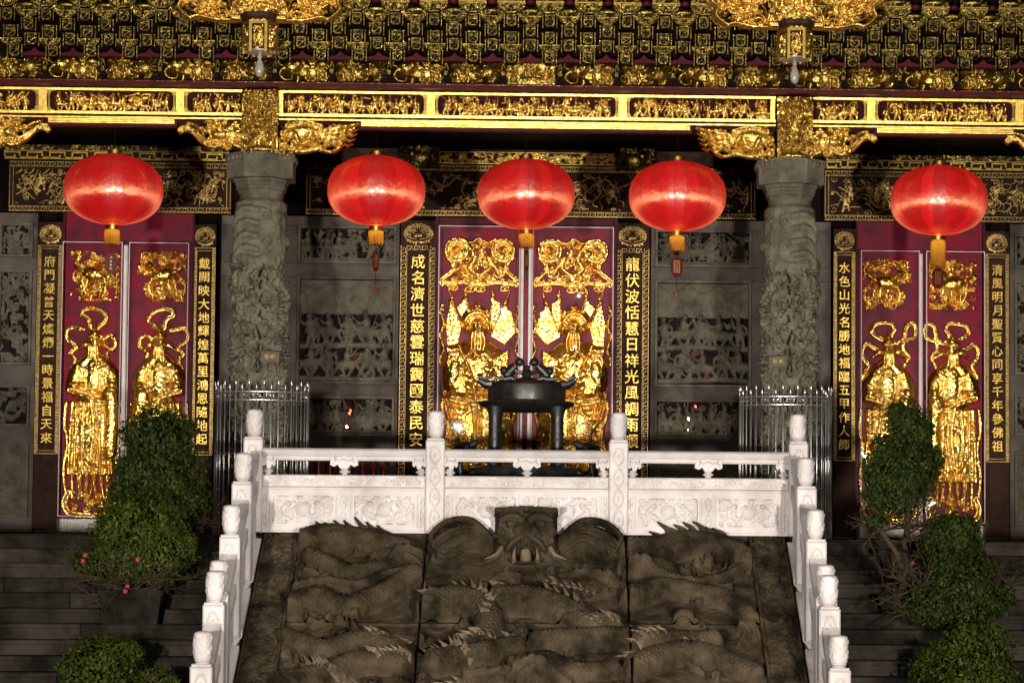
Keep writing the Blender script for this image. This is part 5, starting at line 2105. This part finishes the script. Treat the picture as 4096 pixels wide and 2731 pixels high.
rs(.2, .15, .23, 1080, 440, 1190, 440, 1310, 460, 1440, 520, 1560, 555, scale=.022, sl=.055)
rs(.15, .12, .2, 800, 690, 900, 670, 1040, 640, 1150, 620, scale=.02, sl=.05)
rs(.12, .11, .2, 1240, 610, 1400, 600, 1580, 590, 1790, 605, 1990, 600, scale=.024, sl=.05)
rs(.17, .13, .2, 1640, 215, 1790, 215, 1900, 195, 2050, 205, 2130, 250, scale=.02, sl=.05)
rs(.1, .06, .17, 1640, 260, 1760, 330, 1900, 360, 2040, 330, 2140, 260, scale=.02, sl=.05)
rs(.14, .1, .19, 1640, 420, 1760, 380, 1930, 400, 2060, 430, 2150, 500, scale=.02, sl=.05)
rs(.15, .12, .19, 1660, 700, 1790, 650, 1920, 640, 2060, 680, 2160, 720, scale=.02, sl=.05)
rs(.14, .1, .18, 1180, 700, 1280, 680, 1400, 720, 1560, 700, scale=.02, sl=.05)
for cx, cy, r, h in ((1860, 500, .13, .16),):
    rf.blob(*rp(cx, cy), r, r * .85, h, rd.uniform(0, 3))
for cx, cy, d_ in ((640, 250, 1), (2100, 540, 1), (470, 500, -1), (1120, 690, 1), (1700, 250, -1), (1180, 600, -1)):
    x, z = rp(cx, cy)
    for k in range(4):
        a = -1.2 + k * .55
        rf.stroke([(x, z), (x + d_ * .12 * math.cos(a), z + .12 * math.sin(a)), (x + d_ * .2 * math.cos(a - .5), z + .2 * math.sin(a - .5))], .03, .012, .15)
# small side dragon heads
for cx, cy, d_ in ((650, 265, 1), (1690, 300, -1), (1250, 720, -1)):
    x, z = rp(cx, cy)
    rf.blob(x, z, .13, .09, .26, .3 * d_)
    rf.stroke([(x + d_ * .08, z + .02), (x + d_ * .26, z + .03)], .06, .035, .26, smooth=False)
    rf.stroke([(x + d_ * .06, z - .06), (x + d_ * .22, z - .1)], .035, .02, .22, smooth=False)
    for k in range(5):
        rf.stroke([(x, z + .03), (x - d_ * .16, z + .1 - k * .05), (x - d_ * .32, z + .08 - k * .07)], .026, .01, .22)
fins(10, .12, 1, 780, 430, 880, 398, 970, 420, 1030, 470, 1015, 530)
fins(11, .13, 1, 1070, 400, 1180, 395, 1300, 415, 1440, 470)
fins(13, .12, 1, 1400, 560, 1580, 548, 1750, 565, 1850, 580)
fins(9, .13, 1, 790, 645, 880, 650, 960, 690)
fins(8, .1, 1, 930, 622, 1030, 600, 1130, 592)
fins(5, .12, 1, 540, 600, 620, 595, 700, 590)
fins(7, .12, 1, 560, 690, 640, 680, 700, 690)
fins(9, .13, 1, 250, 720, 360, 745, 480, 760)
fins(7, .11, 1, 800, 775, 900, 750, 990, 760)
fins(6, .12, 1, 1640, 640, 1700, 610, 1790, 600)
fins(6, .11, 1, 1290, 345, 1400, 360, 1490, 390)
fins(5, .1, 1, 1880, 625, 1960, 615, 2040, 640)
rf.emboss(rd, 420, .05, .016, None, .06, .6)
rf.rough(.008, 9, 4)
rf.rough(.006, 26, 6)
gap = .06 + .03 * fbm(rf.X * 5, rf.Z * 5, 3)
rf.h = np.where(rf.h < gap, rf.h - .06 * np.clip((gap - rf.h) / .03, 0, 1), rf.h)
rf.h = np.clip(rf.h, -.13, .36)
ramp = thing('dragon_ramp', 'dark weathered stone ramp carved with coiling dragons between the stair balustrades', 'carved ramp', (0, 0, -.03))
ramp.rotation_euler = (0, 0, 0)
TI = SL - math.pi / 2    # slab plane tilt: local z runs up the slope


def slab(x0, x1, v0, v1, name='carved_slab'):
    i0, i1 = int((x0 - rf.x0) / rf.dx), int((x1 - rf.x0) / rf.dx)
    j0, j1 = int((v0 - rf.z0) / rf.dz), int((v1 - rf.z0) / rf.dz)
    i0, j0 = max(i0, 0), max(j0, 0)
    g = Field.__new__(Field)
    g.X, g.Z, g.h = rf.X[j0:j1 + 1, i0:i1 + 1], rf.Z[j0:j1 + 1, i0:i1 + 1], rf.h[j0:j1 + 1, i0:i1 + 1].copy()
    g.h[[0, -1], :] *= .3
    g.h[:, [0, -1]] *= .3
    return obj(name, g.mesh(name, -1), 'ramp', ramp, rot=(-(math.pi / 2 - SL), 0, 0))


slabs = []
for x0, x1 in ((-RW, -1.08), (-1.06, 1.09), (1.11, RW)):
    for v0, v1 in ((-RL, -1.63), (-1.61, .06)):
        slabs.append(slab(x0, x1, v0, v1))
for a, t, nrm, s_ in FINS:
    j = min(max(int((a[1] - rf.z0) / rf.dz), 0), rf.nz)
    i = min(max(int((a[0] - rf.x0) / rf.dx), 0), rf.nx)
    hb = rf.h[j, i]
    w_ = s_ * .27
    p0 = a - t * w_ - nrm * s_ * .25
    p1 = a + t * w_ - nrm * s_ * .25
    tip = a + nrm * s_ * .75 - t * s_ * .75
    h0 = max(hb - .07, .02)
    m0 = a - t * w_ * 1.15 + nrm * s_ * .25
    m1 = a + t * w_ * .35 + nrm * s_ * .3
    hm = hb + s_ * .10
    mid = (m0 + m1) / 2
    cb_ = (p0 + p1) / 2
    v = [(p0[0], -h0, p0[1]), (p1[0], -h0, p1[1]), (m0[0], -hm + .012, m0[1]), (m1[0], -hm + .012, m1[1]), (tip[0], -hb - s_ * .12, tip[1]),
         (cb_[0], -hb - s_ * .16, cb_[1]), (mid[0], -hm - s_ * .06, mid[1]), (mid[0], -h0 + .02, mid[1])]
    MB().add(v, [(0, 5, 6, 2), (5, 1, 3, 6), (2, 6, 4), (6, 3, 4), (0, 1, 5), (0, 2, 7), (2, 4, 7), (4, 3, 7), (3, 1, 7), (1, 0, 7)]).build('back_fin', 'ramp_tan' if a[1] < -.5 else 'ramp', ramp, rot=(-(math.pi / 2 - SL), 0, 0))
for s_ in (-1, 1):
    bf = Field(-.17, .17, -RL, .06, .011)
    bf.scrolls(random.Random(70 + s_), 90, .055, h=.035, w=.014)
    bf.wisps(random.Random(80 + s_), 50, .2, .014, .03)
    bf.h += .006
    MB().box(-.2, .24, .008, .149, -RL - .2, .058).build('border_bed', 'ramp', ramp, (2.66 if s_ > 0 else -2.70, 0, 0), rot=(-(math.pi / 2 - SL), 0, 0))
    obj('vine_border', bf.mesh('vine_border', -1), 'ramp', ramp, (s_ * 2.66, 0, 0), rot=(-(math.pi / 2 - SL), 0, 0))
    for xx in (2.475, 2.84):
        MB().box(-.012, .012, -.05, .02, -RL, .06).build('border_rib', 'ramp', ramp, (s_ * xx, 0, 0), rot=(-(math.pi / 2 - SL), 0, 0))
MB().box(-2.9, 2.9, .15, .6, -RL - 1.2, .06).build('ramp_bed', 'ramp', ramp, rot=(-(math.pi / 2 - SL), 0, 0))

# dragon backs rising over the upper edge of the ramp
for s_, xa, xb, zz in ((-1, -2.42, -1.2, -.1), (1, 1.35, 2.45, -.1)):
    w_ = xb - xa
    df = Field(-.2, w_ + .2, -.4, .34, .009)
    sp_ = [(.0, zz - .12), (w_ * .2, zz + .01), (w_ * .45, zz + .05), (w_ * .75, zz), (w_, zz - .14)]
    df.stroke(sp_, .15, .13, .17, scale=.016, sl=.045)
    ps = spline(sp_, 6)
    for k in range(2, len(ps) - 5, 2):
        x, z = ps[k]
        q_ = rd.uniform(.8, 1.15)
        df.stroke([(x + .02, z + .1), (x - s_ * -.02 - .04, z + .17 * q_), (x - .115, z + .235 * q_)], .034, .004, .06, base=.03)
    df.rough(.012, 16, 7 + s_)
    obj('dragon_back', solid(df, 'dragon_back', .02, .2), 'ramp', ramp, (xa, -.14, 0), rot=(-.25, 0, 0))

# the great dragon head at the top of the ramp
hf = Field(-1.12, 1.12, -.62, .36, .0095)
hd = random.Random(14)
hf.blob(0, -.3, .42, .3, .3)
hf.rect(-.345, .345, -.16, .265, .3, .05)
hf.blob(0, -.06, .34, .3, .36)
hf.poly([(-.345, .2), (-.02, .235), (-.02, .275), (-.345, .255)], .4)
hf.poly([(.345, .2), (.02, .235), (.02, .275), (.345, .255)], .4)
for s_ in (-1, 1):
    hf.stroke([(s_ * .05, .12), (s_ * .14, .17), (s_ * .27, .13)], .05, .035, .07, base=.34)
    hf.blob(s_ * .16, .085, .055, .048, .06, 0, .34)
    hf.blob(s_ * .16, .085, .026, .024, .03, 0, .39)
    hf.blob(s_ * .075, .01, .06, .055, .08, 0, .36)
    hf.stroke([(s_ * .02, -.04), (s_ * .14, -.12), (s_ * .2, -.2)], .04, .03, .08, base=.36)
    hf.stroke([(s_ * .2, -.12), (s_ * .27, -.24), (s_ * .42, -.32)], .045, .022, .1, base=.22)
    hf.curl(s_ * .28, .0, .05, 0, s_, .018, .05, base=.3)
    hf.curl(s_ * .27, -.1, .04, 1, s_, .016, .05, base=.3)
    for k in range(5):
        hf.stroke([(s_ * .38, -.06 - k * .055), (s_ * (.6), .14 - k * .08), (s_ * (.86 - k * .02), .13 - k * .11), (s_ * (1.04 - k * .03), -.03 - k * .09), (s_ * (.95 - k * .05), -.2 - k * .04)],
                  .05, .03, .24 - k * .012, groove=.012)
    hf.blob(s_ * .68, -.12, .34, .24, .14)
    hf.stroke([(s_ * .42, -.3), (s_ * .6, -.4), (s_ * .82, -.5)], .05, .03, .24, groove=.01)
    hf.blob(s_ * .52, -.42, .14, .12, .2)
    hf.scrolls(hd, 12, .06, (min(s_ * .4, s_ * .9), max(s_ * .4, s_ * .9), -.55, -.2), h=.2)
hf.blob(0, .02, .09, .1, .1, 0, .36)
# open mouth with fangs and tongue
m_ = ((hf.X / .15) ** 2 + ((hf.Z + .2) / .12) ** 2 < 1) & (hf.Z < -.1 - .25 * np.abs(hf.X))
hf.h = np.where(m_, .06, hf.h)
hf.stroke([(-.17, -.3), (-.08, -.335), (.08, -.335), (.17, -.3)], .03, .03, .38)
hf.emboss(hd, 200, .045, .022, None, .06, .6)
hf.rough(.012, 14, 8)
head = obj('dragon_head', solid(hf, 'dragon_head', .05, .15), 'ramp', ramp, (.01, -.13, .02), rot=(-.12, 0, 0))
for s_ in (-1, 1):
    MB().tube([(s_ * .125, -.33, -.33), (s_ * .128, -.37, -.25), (s_ * .11, -.36, -.175)], [.026, .018, .002], 7).build('fang', 'ramp_tan', head, smooth=True)
    MB().tube([(s_ * .26, -.30, -.17), (s_ * .31, -.34, -.25), (s_ * .44, -.33, -.30)], [.03, .024, .004], 7).build('tusk', 'ramp_tan', head, smooth=True)
MB().tube([(0, -.2, -.31), (0, -.31, -.28), (0, -.33, -.2), (0, -.3, -.155)], [.07, .062, .05, .012], 10).build('tongue', 'ramp_tan', head, smooth=True)


# ------------------------------------------------------------------ bronze incense burner
ib = thing('incense_burner', 'black bronze incense burner with lion topped canopy on legs behind balustrade', 'incense burner', (-.008, 1.3, -.04))
B = 'bronze'
MB().lathe([(.3, 0), (.34, .08), (.2, .2), (.24, .34), (.45, .48), (.6, .62), (.66, .74), (.64, .8), (.56, .82)], 32).build('bowl', B, ib, smooth=True)
for s_ in (-1, 1):
    hm = MB()
    hm.tube([(s_ * .58, 0, .66), (s_ * .76, -.02, .72), (s_ * .8, -.03, .86), (s_ * .72, -.05, .98)], [.09, .08, .07, .075], 10)
    hm.ball((s_ * .69, -.08, 1.03), (.11, .08, .075), 12, 8)
    hm.tube([(s_ * .64, -.1, 1.04), (s_ * .58, -.11, 1.09), (s_ * .54, -.11, 1.1)], [.05, .04, .02], 8)
    hm.tube([(s_ * .66, -.1, .99), (s_ * .57, -.11, 1.02)], [.035, .02], 7)
    for k in range(4):
        hm.tube([(s_ * .72, -.05 - .01 * k, 1.04 + .01 * k), (s_ * (.8 + .02 * k), -.04, 1.1 - .035 * k), (s_ * (.86 + .01 * k), -.04, 1.1 - .05 * k)], [.02, .014, .005], 6)
    hm.build('dragon_handle', B, ib, smooth=True)
    cb = MB()
    for k in range(10):
        a = k * .63
        cb.ball((s_ * (.62 + .13 * math.cos(a) * (k / 10)), -.22 - .01 * k, .72 + .1 * math.sin(a) * (k / 10)), .045 - .002 * k, 8, 6)
    cb.build('coiled_dragon', B, ib, smooth=True)
for sx in (-1, 1):
    for sy in (-1, 1):
        lg = MB()
        lg.lathe([(.085, .8), (.08, .84), (.072, .9), (.07, 1.36), (.08, 1.42), (.1, 1.5)], 12)
        for k in range(7):
            a = k * 1.3
            lg.tube([(.062 * math.cos(a + u), .062 * math.sin(a + u), .88 + .075 * k + .02 * u) for u in (0, .4, .8, 1.2)], .016, 5)
        lg.build('leg', B, ib, (sx * .36, sy * .3, 0), smooth=True)
MB().lathe([(.40, 1.46), (.46, 1.49), (.545, 1.53), (.56, 1.55), (.555, 1.565), (.47, 1.575), (.44, 1.585)], 40).build('canopy_rim', B, ib, smooth=True)
MB().lathe([(.45, 1.58), (.452, 1.6), (.452, 1.745), (.462, 1.765), (.42, 1.79), (.28, 1.825), (.16, 1.84)], 40).build('canopy_drum', B, ib, smooth=True)
MB().lathe([(.17, 1.815), (.15, 1.835), (.1, 1.845), (.05, 1.86), (.075, 1.9), (.055, 1.93), (.032, 1.955), (.04, 1.975), (.048, 1.99), (.03, 1.995)], 20).build('vase_finial', B, ib, smooth=True)
for s_ in (-1, 1):
    cr = MB()
    cr.tube([(s_ * .38, -.16, 1.76), (s_ * .48, -.19, 1.765), (s_ * .56, -.2, 1.81)], [.05, .04, .025], 8)
    cr.ball((s_ * .545, -.2, 1.86), (.03, .025, .028), 8, 6)
    cr.tube([(s_ * .54, -.2, 1.845), (s_ * .48, -.2, 1.825), (s_ * .43, -.2, 1.85), (s_ * .41, -.2, 1.88)], [.02, .018, .014, .006], 6)
    cr.build('eave_beast', B, ib, smooth=True)
    cr = MB()
    cr.tube([(s_ * .38, .16, 1.76), (s_ * .48, .19, 1.765), (s_ * .56, .2, 1.81)], [.05, .04, .025], 8)
    cr.build('eave_beast', B, ib, smooth=True)
    ln = MB()
    ln.tube([(s_ * .24, 0, 1.86), (s_ * .19, -.02, 1.93), (s_ * .13, -.03, 1.99)], [.07, .062, .05], 10)
    ln.ball((s_ * .085, -.035, 2.03), (.055, .05, .05), 10, 8)
    ln.ball((s_ * .05, -.05, 2.015), (.028, .03, .024), 8, 6)
    ln.ball((s_ * .1, -.01, 2.075), (.02, .016, .018), 7, 5)
    ln.ball((s_ * .26, 0, 1.93), (.055, .05, .055), 9, 7)
    for dy in (-.045, .045):
        ln.tube([(s_ * .15, dy, 1.95), (s_ * .1, dy, 1.91), (s_ * .05, dy, 1.915)], [.024, .02, .018], 7)
        ln.tube([(s_ * .24, dy, 1.86), (s_ * .26, dy, 1.80), (s_ * .2, dy, 1.78)], [.036, .03, .024], 7)
    ln.build('lion', B, ib, smooth=True)
    sc_ = MB()
    sc_.tube([(s_ * (.12 + .06 * k), -.3, 1.80 + .03 * abs(math.sin(k * 1.3))) for k in range(5)], .022, 6)
    sc_.build('cloud_scroll', B, ib, smooth=True)

# ------------------------------------------------------------------ steel cages round the column feet
bar = MB()
bar.tube([(0, 0, 0), (0, 0, 1.80)], .010, 6)
bar.tube([(0, 0, 1.80), (0, 0, 1.815), (0, 0, 1.87)], [.010, .014, .001], 6)
bar_me = bar.mesh('bar', True)
for xc, lab in ((-3.25, 'round stainless steel cage of vertical bars around the left column foot'), (3.17, 'round stainless steel cage of vertical bars around the right column foot')):
    cg = thing('steel_cage', lab, 'cage', (xc, 2.8, -.04), group='steel cages round the columns')
    rad = .565
    for k in range(40):
        a = 2 * math.pi * k / 40
        obj('bar', bar_me, 'steel', cg, (rad * math.cos(a), rad * math.sin(a), 0), sc=(1, 1, 1 if k % 2 else .972))
    for z in (.12, .98, 1.62, 1.72):
        mb = MB()
        mb.tube([(rad * math.cos(a), rad * math.sin(a), z) for a in np.linspace(0, 2 * math.pi, 45)], .009, 6, cap=False)
        mb.build('hoop', 'steel', cg, smooth=True)
    sc_ = MB()
    for k in range(22):
        a0 = 2 * math.pi * (k + .5) / 22
        for d_ in (-1, 1):
            pts = []
            for j in range(9):
                t_ = j / 8
                q = .03 * (1 - t_ * .75)
                b_ = t_ * 5.2
                a = a0 + d_ * (.055 - q * math.cos(b_) / rad)
                pts.append((rad * math.cos(a), rad * math.sin(a), 1.67 + q * math.sin(b_)))
            sc_.tube(pts, .0045, 4)
    sc_.build('scroll_band', 'steel', cg, smooth=True)

# ------------------------------------------------------------------ offerings behind the balustrade
ot = thing('offering_table', 'dark low table carrying red votive bottles behind the left balustrade bay', 'table', (-2.6, 5.5, -.04))
boxo('table_top', 'dark_wood', ot, -.75, .85, -.2, .25, .62, .66)
for sx in (-.7, .8):
    for sy in (-.16, .2):
        boxo('leg', 'dark_wood', ot, sx - .03, sx + .03, sy - .03, sy + .03, 0, .618)
RB = ((710, .0), (736, .02), (762, .02), (784, -.06), (808, .0), (836, -.12), (861, -.11), (884, -.13))
words = ('first', 'second', 'third', 'fourth', 'fifth', 'sixth', 'seventh', 'last')
for (px_, dz), wd in zip(RB, words):
    x = (px_ - 1240) * 30.6 / 5227 + .15
    tall = dz > -.1
    r_ = .05 if tall else .042
    h_ = .42 + dz
    b = MB().lathe([(r_ * .9, 0), (r_, .03), (r_, h_ * .7), (r_ * .75, h_ * .86), (r_ * .45, h_ * .93), (r_ * .4, h_)], 14)
    tag(b.build('red_votive_bottle', 'red_wax', None, (x, 5.4, .621), smooth=True), '%s red votive bottle counting from the left behind the left balustrade bay' % wd, 'bottle', 'red votive bottles on the low table')


# ------------------------------------------------------------------ clipped azaleas in stone pots
def leaves(par, name, lobes, n, seed, m='leaf', size=.046):
    """Many small leaves on the skin and within the lobes; lobes = (x,y,z,rx,ry,rz)."""
    g = np.random.default_rng(seed)
    vol = np.array([l[3] * l[4] + l[3] * l[5] + l[4] * l[5] for l in lobes])
    cnt = (n * vol / vol.sum()).astype(int)
    C, N = [], []
    for l, c in zip(lobes, cnt):
        d = g.normal(size=(c, 3))
        d /= np.linalg.norm(d, axis=1)[:, None]
        lump = 1 + .2 * np.sin(7 * d[:, 0] + 3 * d[:, 2] + l[0] * 9) * np.sin(6 * d[:, 1] + 5 * d[:, 2]) + .07 * np.sin(17 * d[:, 0] + 13 * d[:, 2])
        r = lump * (1 - .25 * g.random(c) ** 2.0) + g.normal(size=c) * .03
        stray = g.random(c) < .05
        r = np.where(stray, r + .16 * g.random(c), r)
        C.append(np.array(l[:3]) + d * r[:, None] * np.array(l[3:6]))
        N.append(d)
    C = np.concatenate(C)
    N = np.concatenate(N)
    k = len(C)
    nn = N + g.normal(size=(k, 3)) * .55 + np.array((0, 0, .25))
    nn /= np.linalg.norm(nn, axis=1)[:, None]
    t = np.cross(nn, g.normal(size=(k, 3)))
    t /= np.linalg.norm(t, axis=1)[:, None] + 1e-9
    b = np.cross(nn, t)
    s_ = size * (.5 + .9 * g.random(k))[:, None]
    v = np.stack([C - t * s_ * .5, C + b * s_ * .24 + nn * s_ * .08, C + t * s_ * .5, C - b * s_ * .24 + nn * s_ * .08], 1).reshape(-1, 3)
    me = bpy.data.meshes.new(name)
    me.vertices.add(k * 4)
    me.vertices.foreach_set('co', v.astype(np.float32).ravel())
    me.loops.add(k * 4)
    me.loops.foreach_set('vertex_index', np.arange(k * 4, dtype=np.int32))
    me.polygons.add(k)
    me.polygons.foreach_set('loop_start', np.arange(0, k * 4, 4, dtype=np.int32))
    me.polygons.foreach_set('loop_total', np.full(k, 4, np.int32))
    me.update(calc_edges=True)
    return obj(name, me, m, par)


def core(par, lobes):
    mb = MB()
    for l in lobes:
        mb.ball(l[:3], (l[3] * .7, l[4] * .7, l[5] * .7), 12, 9)
    return mb


def twigs(par, base, rd, n, spread, up, ln, name='bare_twigs', depth=3):
    mb = MB()

    def grow(p, d, l, r, k):
        pts = [p]
        for _ in range(3):
            d = (d + Vector((rd.uniform(-.45, .45), rd.uniform(-.45, .45), rd.uniform(-.3, .35)))).normalized()
            p = p + d * l / 3
            pts.append(p)
        mb.tube(pts, [r, r * .85, r * .7, r * .5], 5)
        if k:
            for _ in range(rd.choice((2, 3))):
                grow(pts[rd.choice((2, 3))], (d + Vector((rd.uniform(-.9, .9), rd.uniform(-.7, .7), rd.uniform(-.35, .6)))).normalized(), l * .6, r * .6, k - 1)
    for _ in range(n):
        a = rd.uniform(0, 2 * math.pi)
        grow(Vector(base), Vector((math.cos(a) * spread, math.sin(a) * spread * .6, up)).normalized(), ln, .011, depth)
    return mb.build(name, 'bark', par)


def flower(par, p, r=.02):
    mb = MB()
    for k in range(5):
        a = 2 * math.pi * k / 5
        mb.add([(0, -.004, 0), (r * math.cos(a - .5), -.014, r * math.sin(a - .5)), (1.25 * r * math.cos(a), -.02, 1.25 * r * math.sin(a)), (r * math.cos(a + .5), -.014, r * math.sin(a + .5)), (0, .004, 0)],
               [(0, 1, 2), (0, 2, 3), (1, 4, 2), (2, 4, 3)])
    return mb.build('flower', 'flower', par, p)


def pot(par, w, d, h, z):
    mb = MB()
    mb.add([(-w * .42, -d * .42, z), (w * .42, -d * .42, z), (w * .42, d * .42, z), (-w * .42, d * .42, z), (-w / 2, -d / 2, z + h), (w / 2, -d / 2, z + h), (w / 2, d / 2, z + h), (-w / 2, d / 2, z + h)],
           [(0, 3, 2, 1), (4, 5, 6, 7), (0, 1, 5, 4), (1, 2, 6, 5), (2, 3, 7, 6), (3, 0, 4, 7)])
    p = mb.build('pot', 'pot', par)
    rm = MB()
    frame(rm, -w / 2 - .02, w / 2 + .02, -d / 2 - .02, d / 2 + .02, .04, 0, .05)
    rm.v = [(x, zz, z + h + y) for x, y, zz in rm.v]
    rm.f = [q[::-1] for q in rm.f]
    rm.build('pot_rim', 'pot', p)
    return p


def stair_z(y):
    k = int(max(0, math.floor(-y / GO)))
    return -.045 - RISE * k


def azalea(label, x, y, lobes, n, seed, m='leaf', twig=None, fl=(), pt=None, stem=True):
    z0 = stair_z(y)
    t = thing('azalea', label, 'azalea', (x, y, z0))
    L = [(a - x, b, c - z0, rx, ry, rz) for a, b, c, rx, ry, rz in lobes]
    rl = random.Random(seed * 7)
    L2 = list(L)
    for l_ in L:
        for _ in range(7):
            a_, b_ = rl.uniform(0, 6.28), rl.uniform(-.5, 1.2)
            q_ = rl.uniform(.22, .4)
            L2.append((l_[0] + l_[3] * .86 * math.cos(a_) * math.cos(b_), l_[1] + l_[4] * .86 * math.sin(a_) * math.cos(b_), l_[2] + l_[5] * .86 * math.sin(b_), l_[3] * q_, l_[4] * q_, l_[5] * q_))
    tag(leaves(t, 'crown', L2, int(n * 1.5), seed, m), kind='stuff')
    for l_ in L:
        core(t, [l_]).build('crown_core', 'crown_shade', t, smooth=True)
    rd_ = random.Random(seed)
    ph = 0
    if pt:
        pot(t, pt[0], pt[1], pt[2], .003)
        ph = pt[2]
    if stem:
        tp = (L[0][0], L[0][1], L[0][2])
        MB().tube([(0, 0, ph * .9), (.05, .02, ph + (tp[2] - ph) * .3), (-.03, 0, ph + (tp[2] - ph) * .6), tp], [.04, .034, .03, .02], 8).build('trunk', 'bark', t, smooth=True)
    if twig:
        for (bx, by, bz, n_, sp, up, ln) in twig:
            twigs(t, (bx - x, by, bz - z0), rd_, n_, sp, up, ln)
    for (fx, fz) in fl:
        flower(t, (fx - x, -.42, fz - z0))
    return t


M['crown_shade'] = mat('crown_inner_shade', (0.006, 0.010, 0.002), (0.003, 0.005, 0.001), 0.9, spec=0.0)  # near-black balls put the shade inside the crowns into colour
azalea('tall clipped azalea with flat domed top in front of the left side door', -3.93, -.55,
       ((-3.93, 0, .99, .36, .34, .36), (-3.93, .0, .60, .47, .4, .40), (-3.82, -.02, .28, .44, .36, .36), (-4.12, -.05, .3, .34, .3, .3)), 15000, 1,
       fl=((-3.66, .16),), twig=((-3.66, -.1, .1, 4, 1, .1, .3),), pt=(.7, .5, .16))
azalea('spreading azalea with bare lower branches and pink flowers, below the tall left one', -4.0, -1.5,
       ((-4.02, 0, .06, .42, .36, .36), (-3.76, .02, -.2, .34, .32, .34), (-4.15, -.02, -.3, .42, .3, .24)), 11000, 2, 'leaf2',
       ((-4.05, -.05, -.62, 20, 1, .3, .34), (-4.35, -.1, -.5, 16, 1, .1, .32), (-3.75, -.1, -.5, 10, 1, .15, .28)),
       ((-4.43, -.24), (-4.45, -.3), (-3.9, -.28), (-4.0, -.55), (-4.02, -.6)), (.62, .5, .3))
azalea('small rounded azalea at the bottom left of the photo', -4.06, -2.9,
       ((-4.06, 0, -1.28, .36, .34, .27), (-4.0, -.05, -1.55, .42, .34, .2)), 6500, 3, 'leaf2', pt=(.5, .4, .2), stem=False)
azalea('tiny azalea sprig at the bottom left beside the stone pot', -3.5, -2.9,
       ((-3.52, 0, -1.44, .17, .16, .14), (-3.47, -.03, -1.56, .14, .12, .1)), 1600, 4, 'leaf2', stem=False, twig=((-3.5, 0, -1.6, 5, 1, .4, .2),))
azalea('tall clipped azalea in front of the right side door', 4.1, -.55,
       ((4.14, 0, 1.16, .25, .25, .30), (4.06, 0, .72, .38, .34, .36), (3.98, -.04, .48, .33, .3, .26), (4.28, 0, .80, .22, .22, .25)), 12000, 5,
       twig=((4.1, -.05, .1, 6, 1, .1, .3),), pt=(.6, .5, .16))
azalea('sparse bonsai azalea with bare branches left of the right hand shrubs', 3.95, -1.2,
       ((3.7, .1, .16, .12, .12, .06), (4.3, .05, .06, .1, .1, .05)), 900, 6, 'leaf',
       ((3.95, -.05, -.05, 10, 1, .25, .3), (3.85, -.05, .1, 8, 1, .05, .28)), (), (.5, .4, .14))
azalea('small domed azalea with a pink flower behind the large right shrub', 4.47, -1.45,
       ((4.47, 0, .02, .29, .28, .24), (4.42, 0, -.12, .32, .3, .16)), 5000, 7, 'leaf', ((4.2, -.1, -.3, 9, 1, .15, .3),), ((3.97, -.26), (4.75, -.36)), (.5, .4, .2))
azalea('large clipped azalea with dry branches on the lower right stairs', 4.45, -2.1,
       ((4.45, 0, -.42, .34, .32, .28), (4.32, -.02, -.66, .44, .36, .26), (4.6, 0, -.62, .34, .3, .22)), 9500, 8, 'leaf',
       ((3.98, -.1, -.5, 14, 1, .1, .3), (4.85, -.05, -.45, 12, 1, .1, .3), (4.05, -.1, -.75, 8, 1, .3, .26)), (), (.6, .5, .25))
azalea('bright rounded azalea at the bottom right of the photo', 4.36, -2.9,
       ((4.42, 0, -1.12, .36, .34, .28), (4.28, -.03, -1.3, .44, .36, .28), (4.55, 0, -1.42, .3, .3, .25)), 9000, 9, 'leaf2', pt=(.6, .5, .2), stem=False)
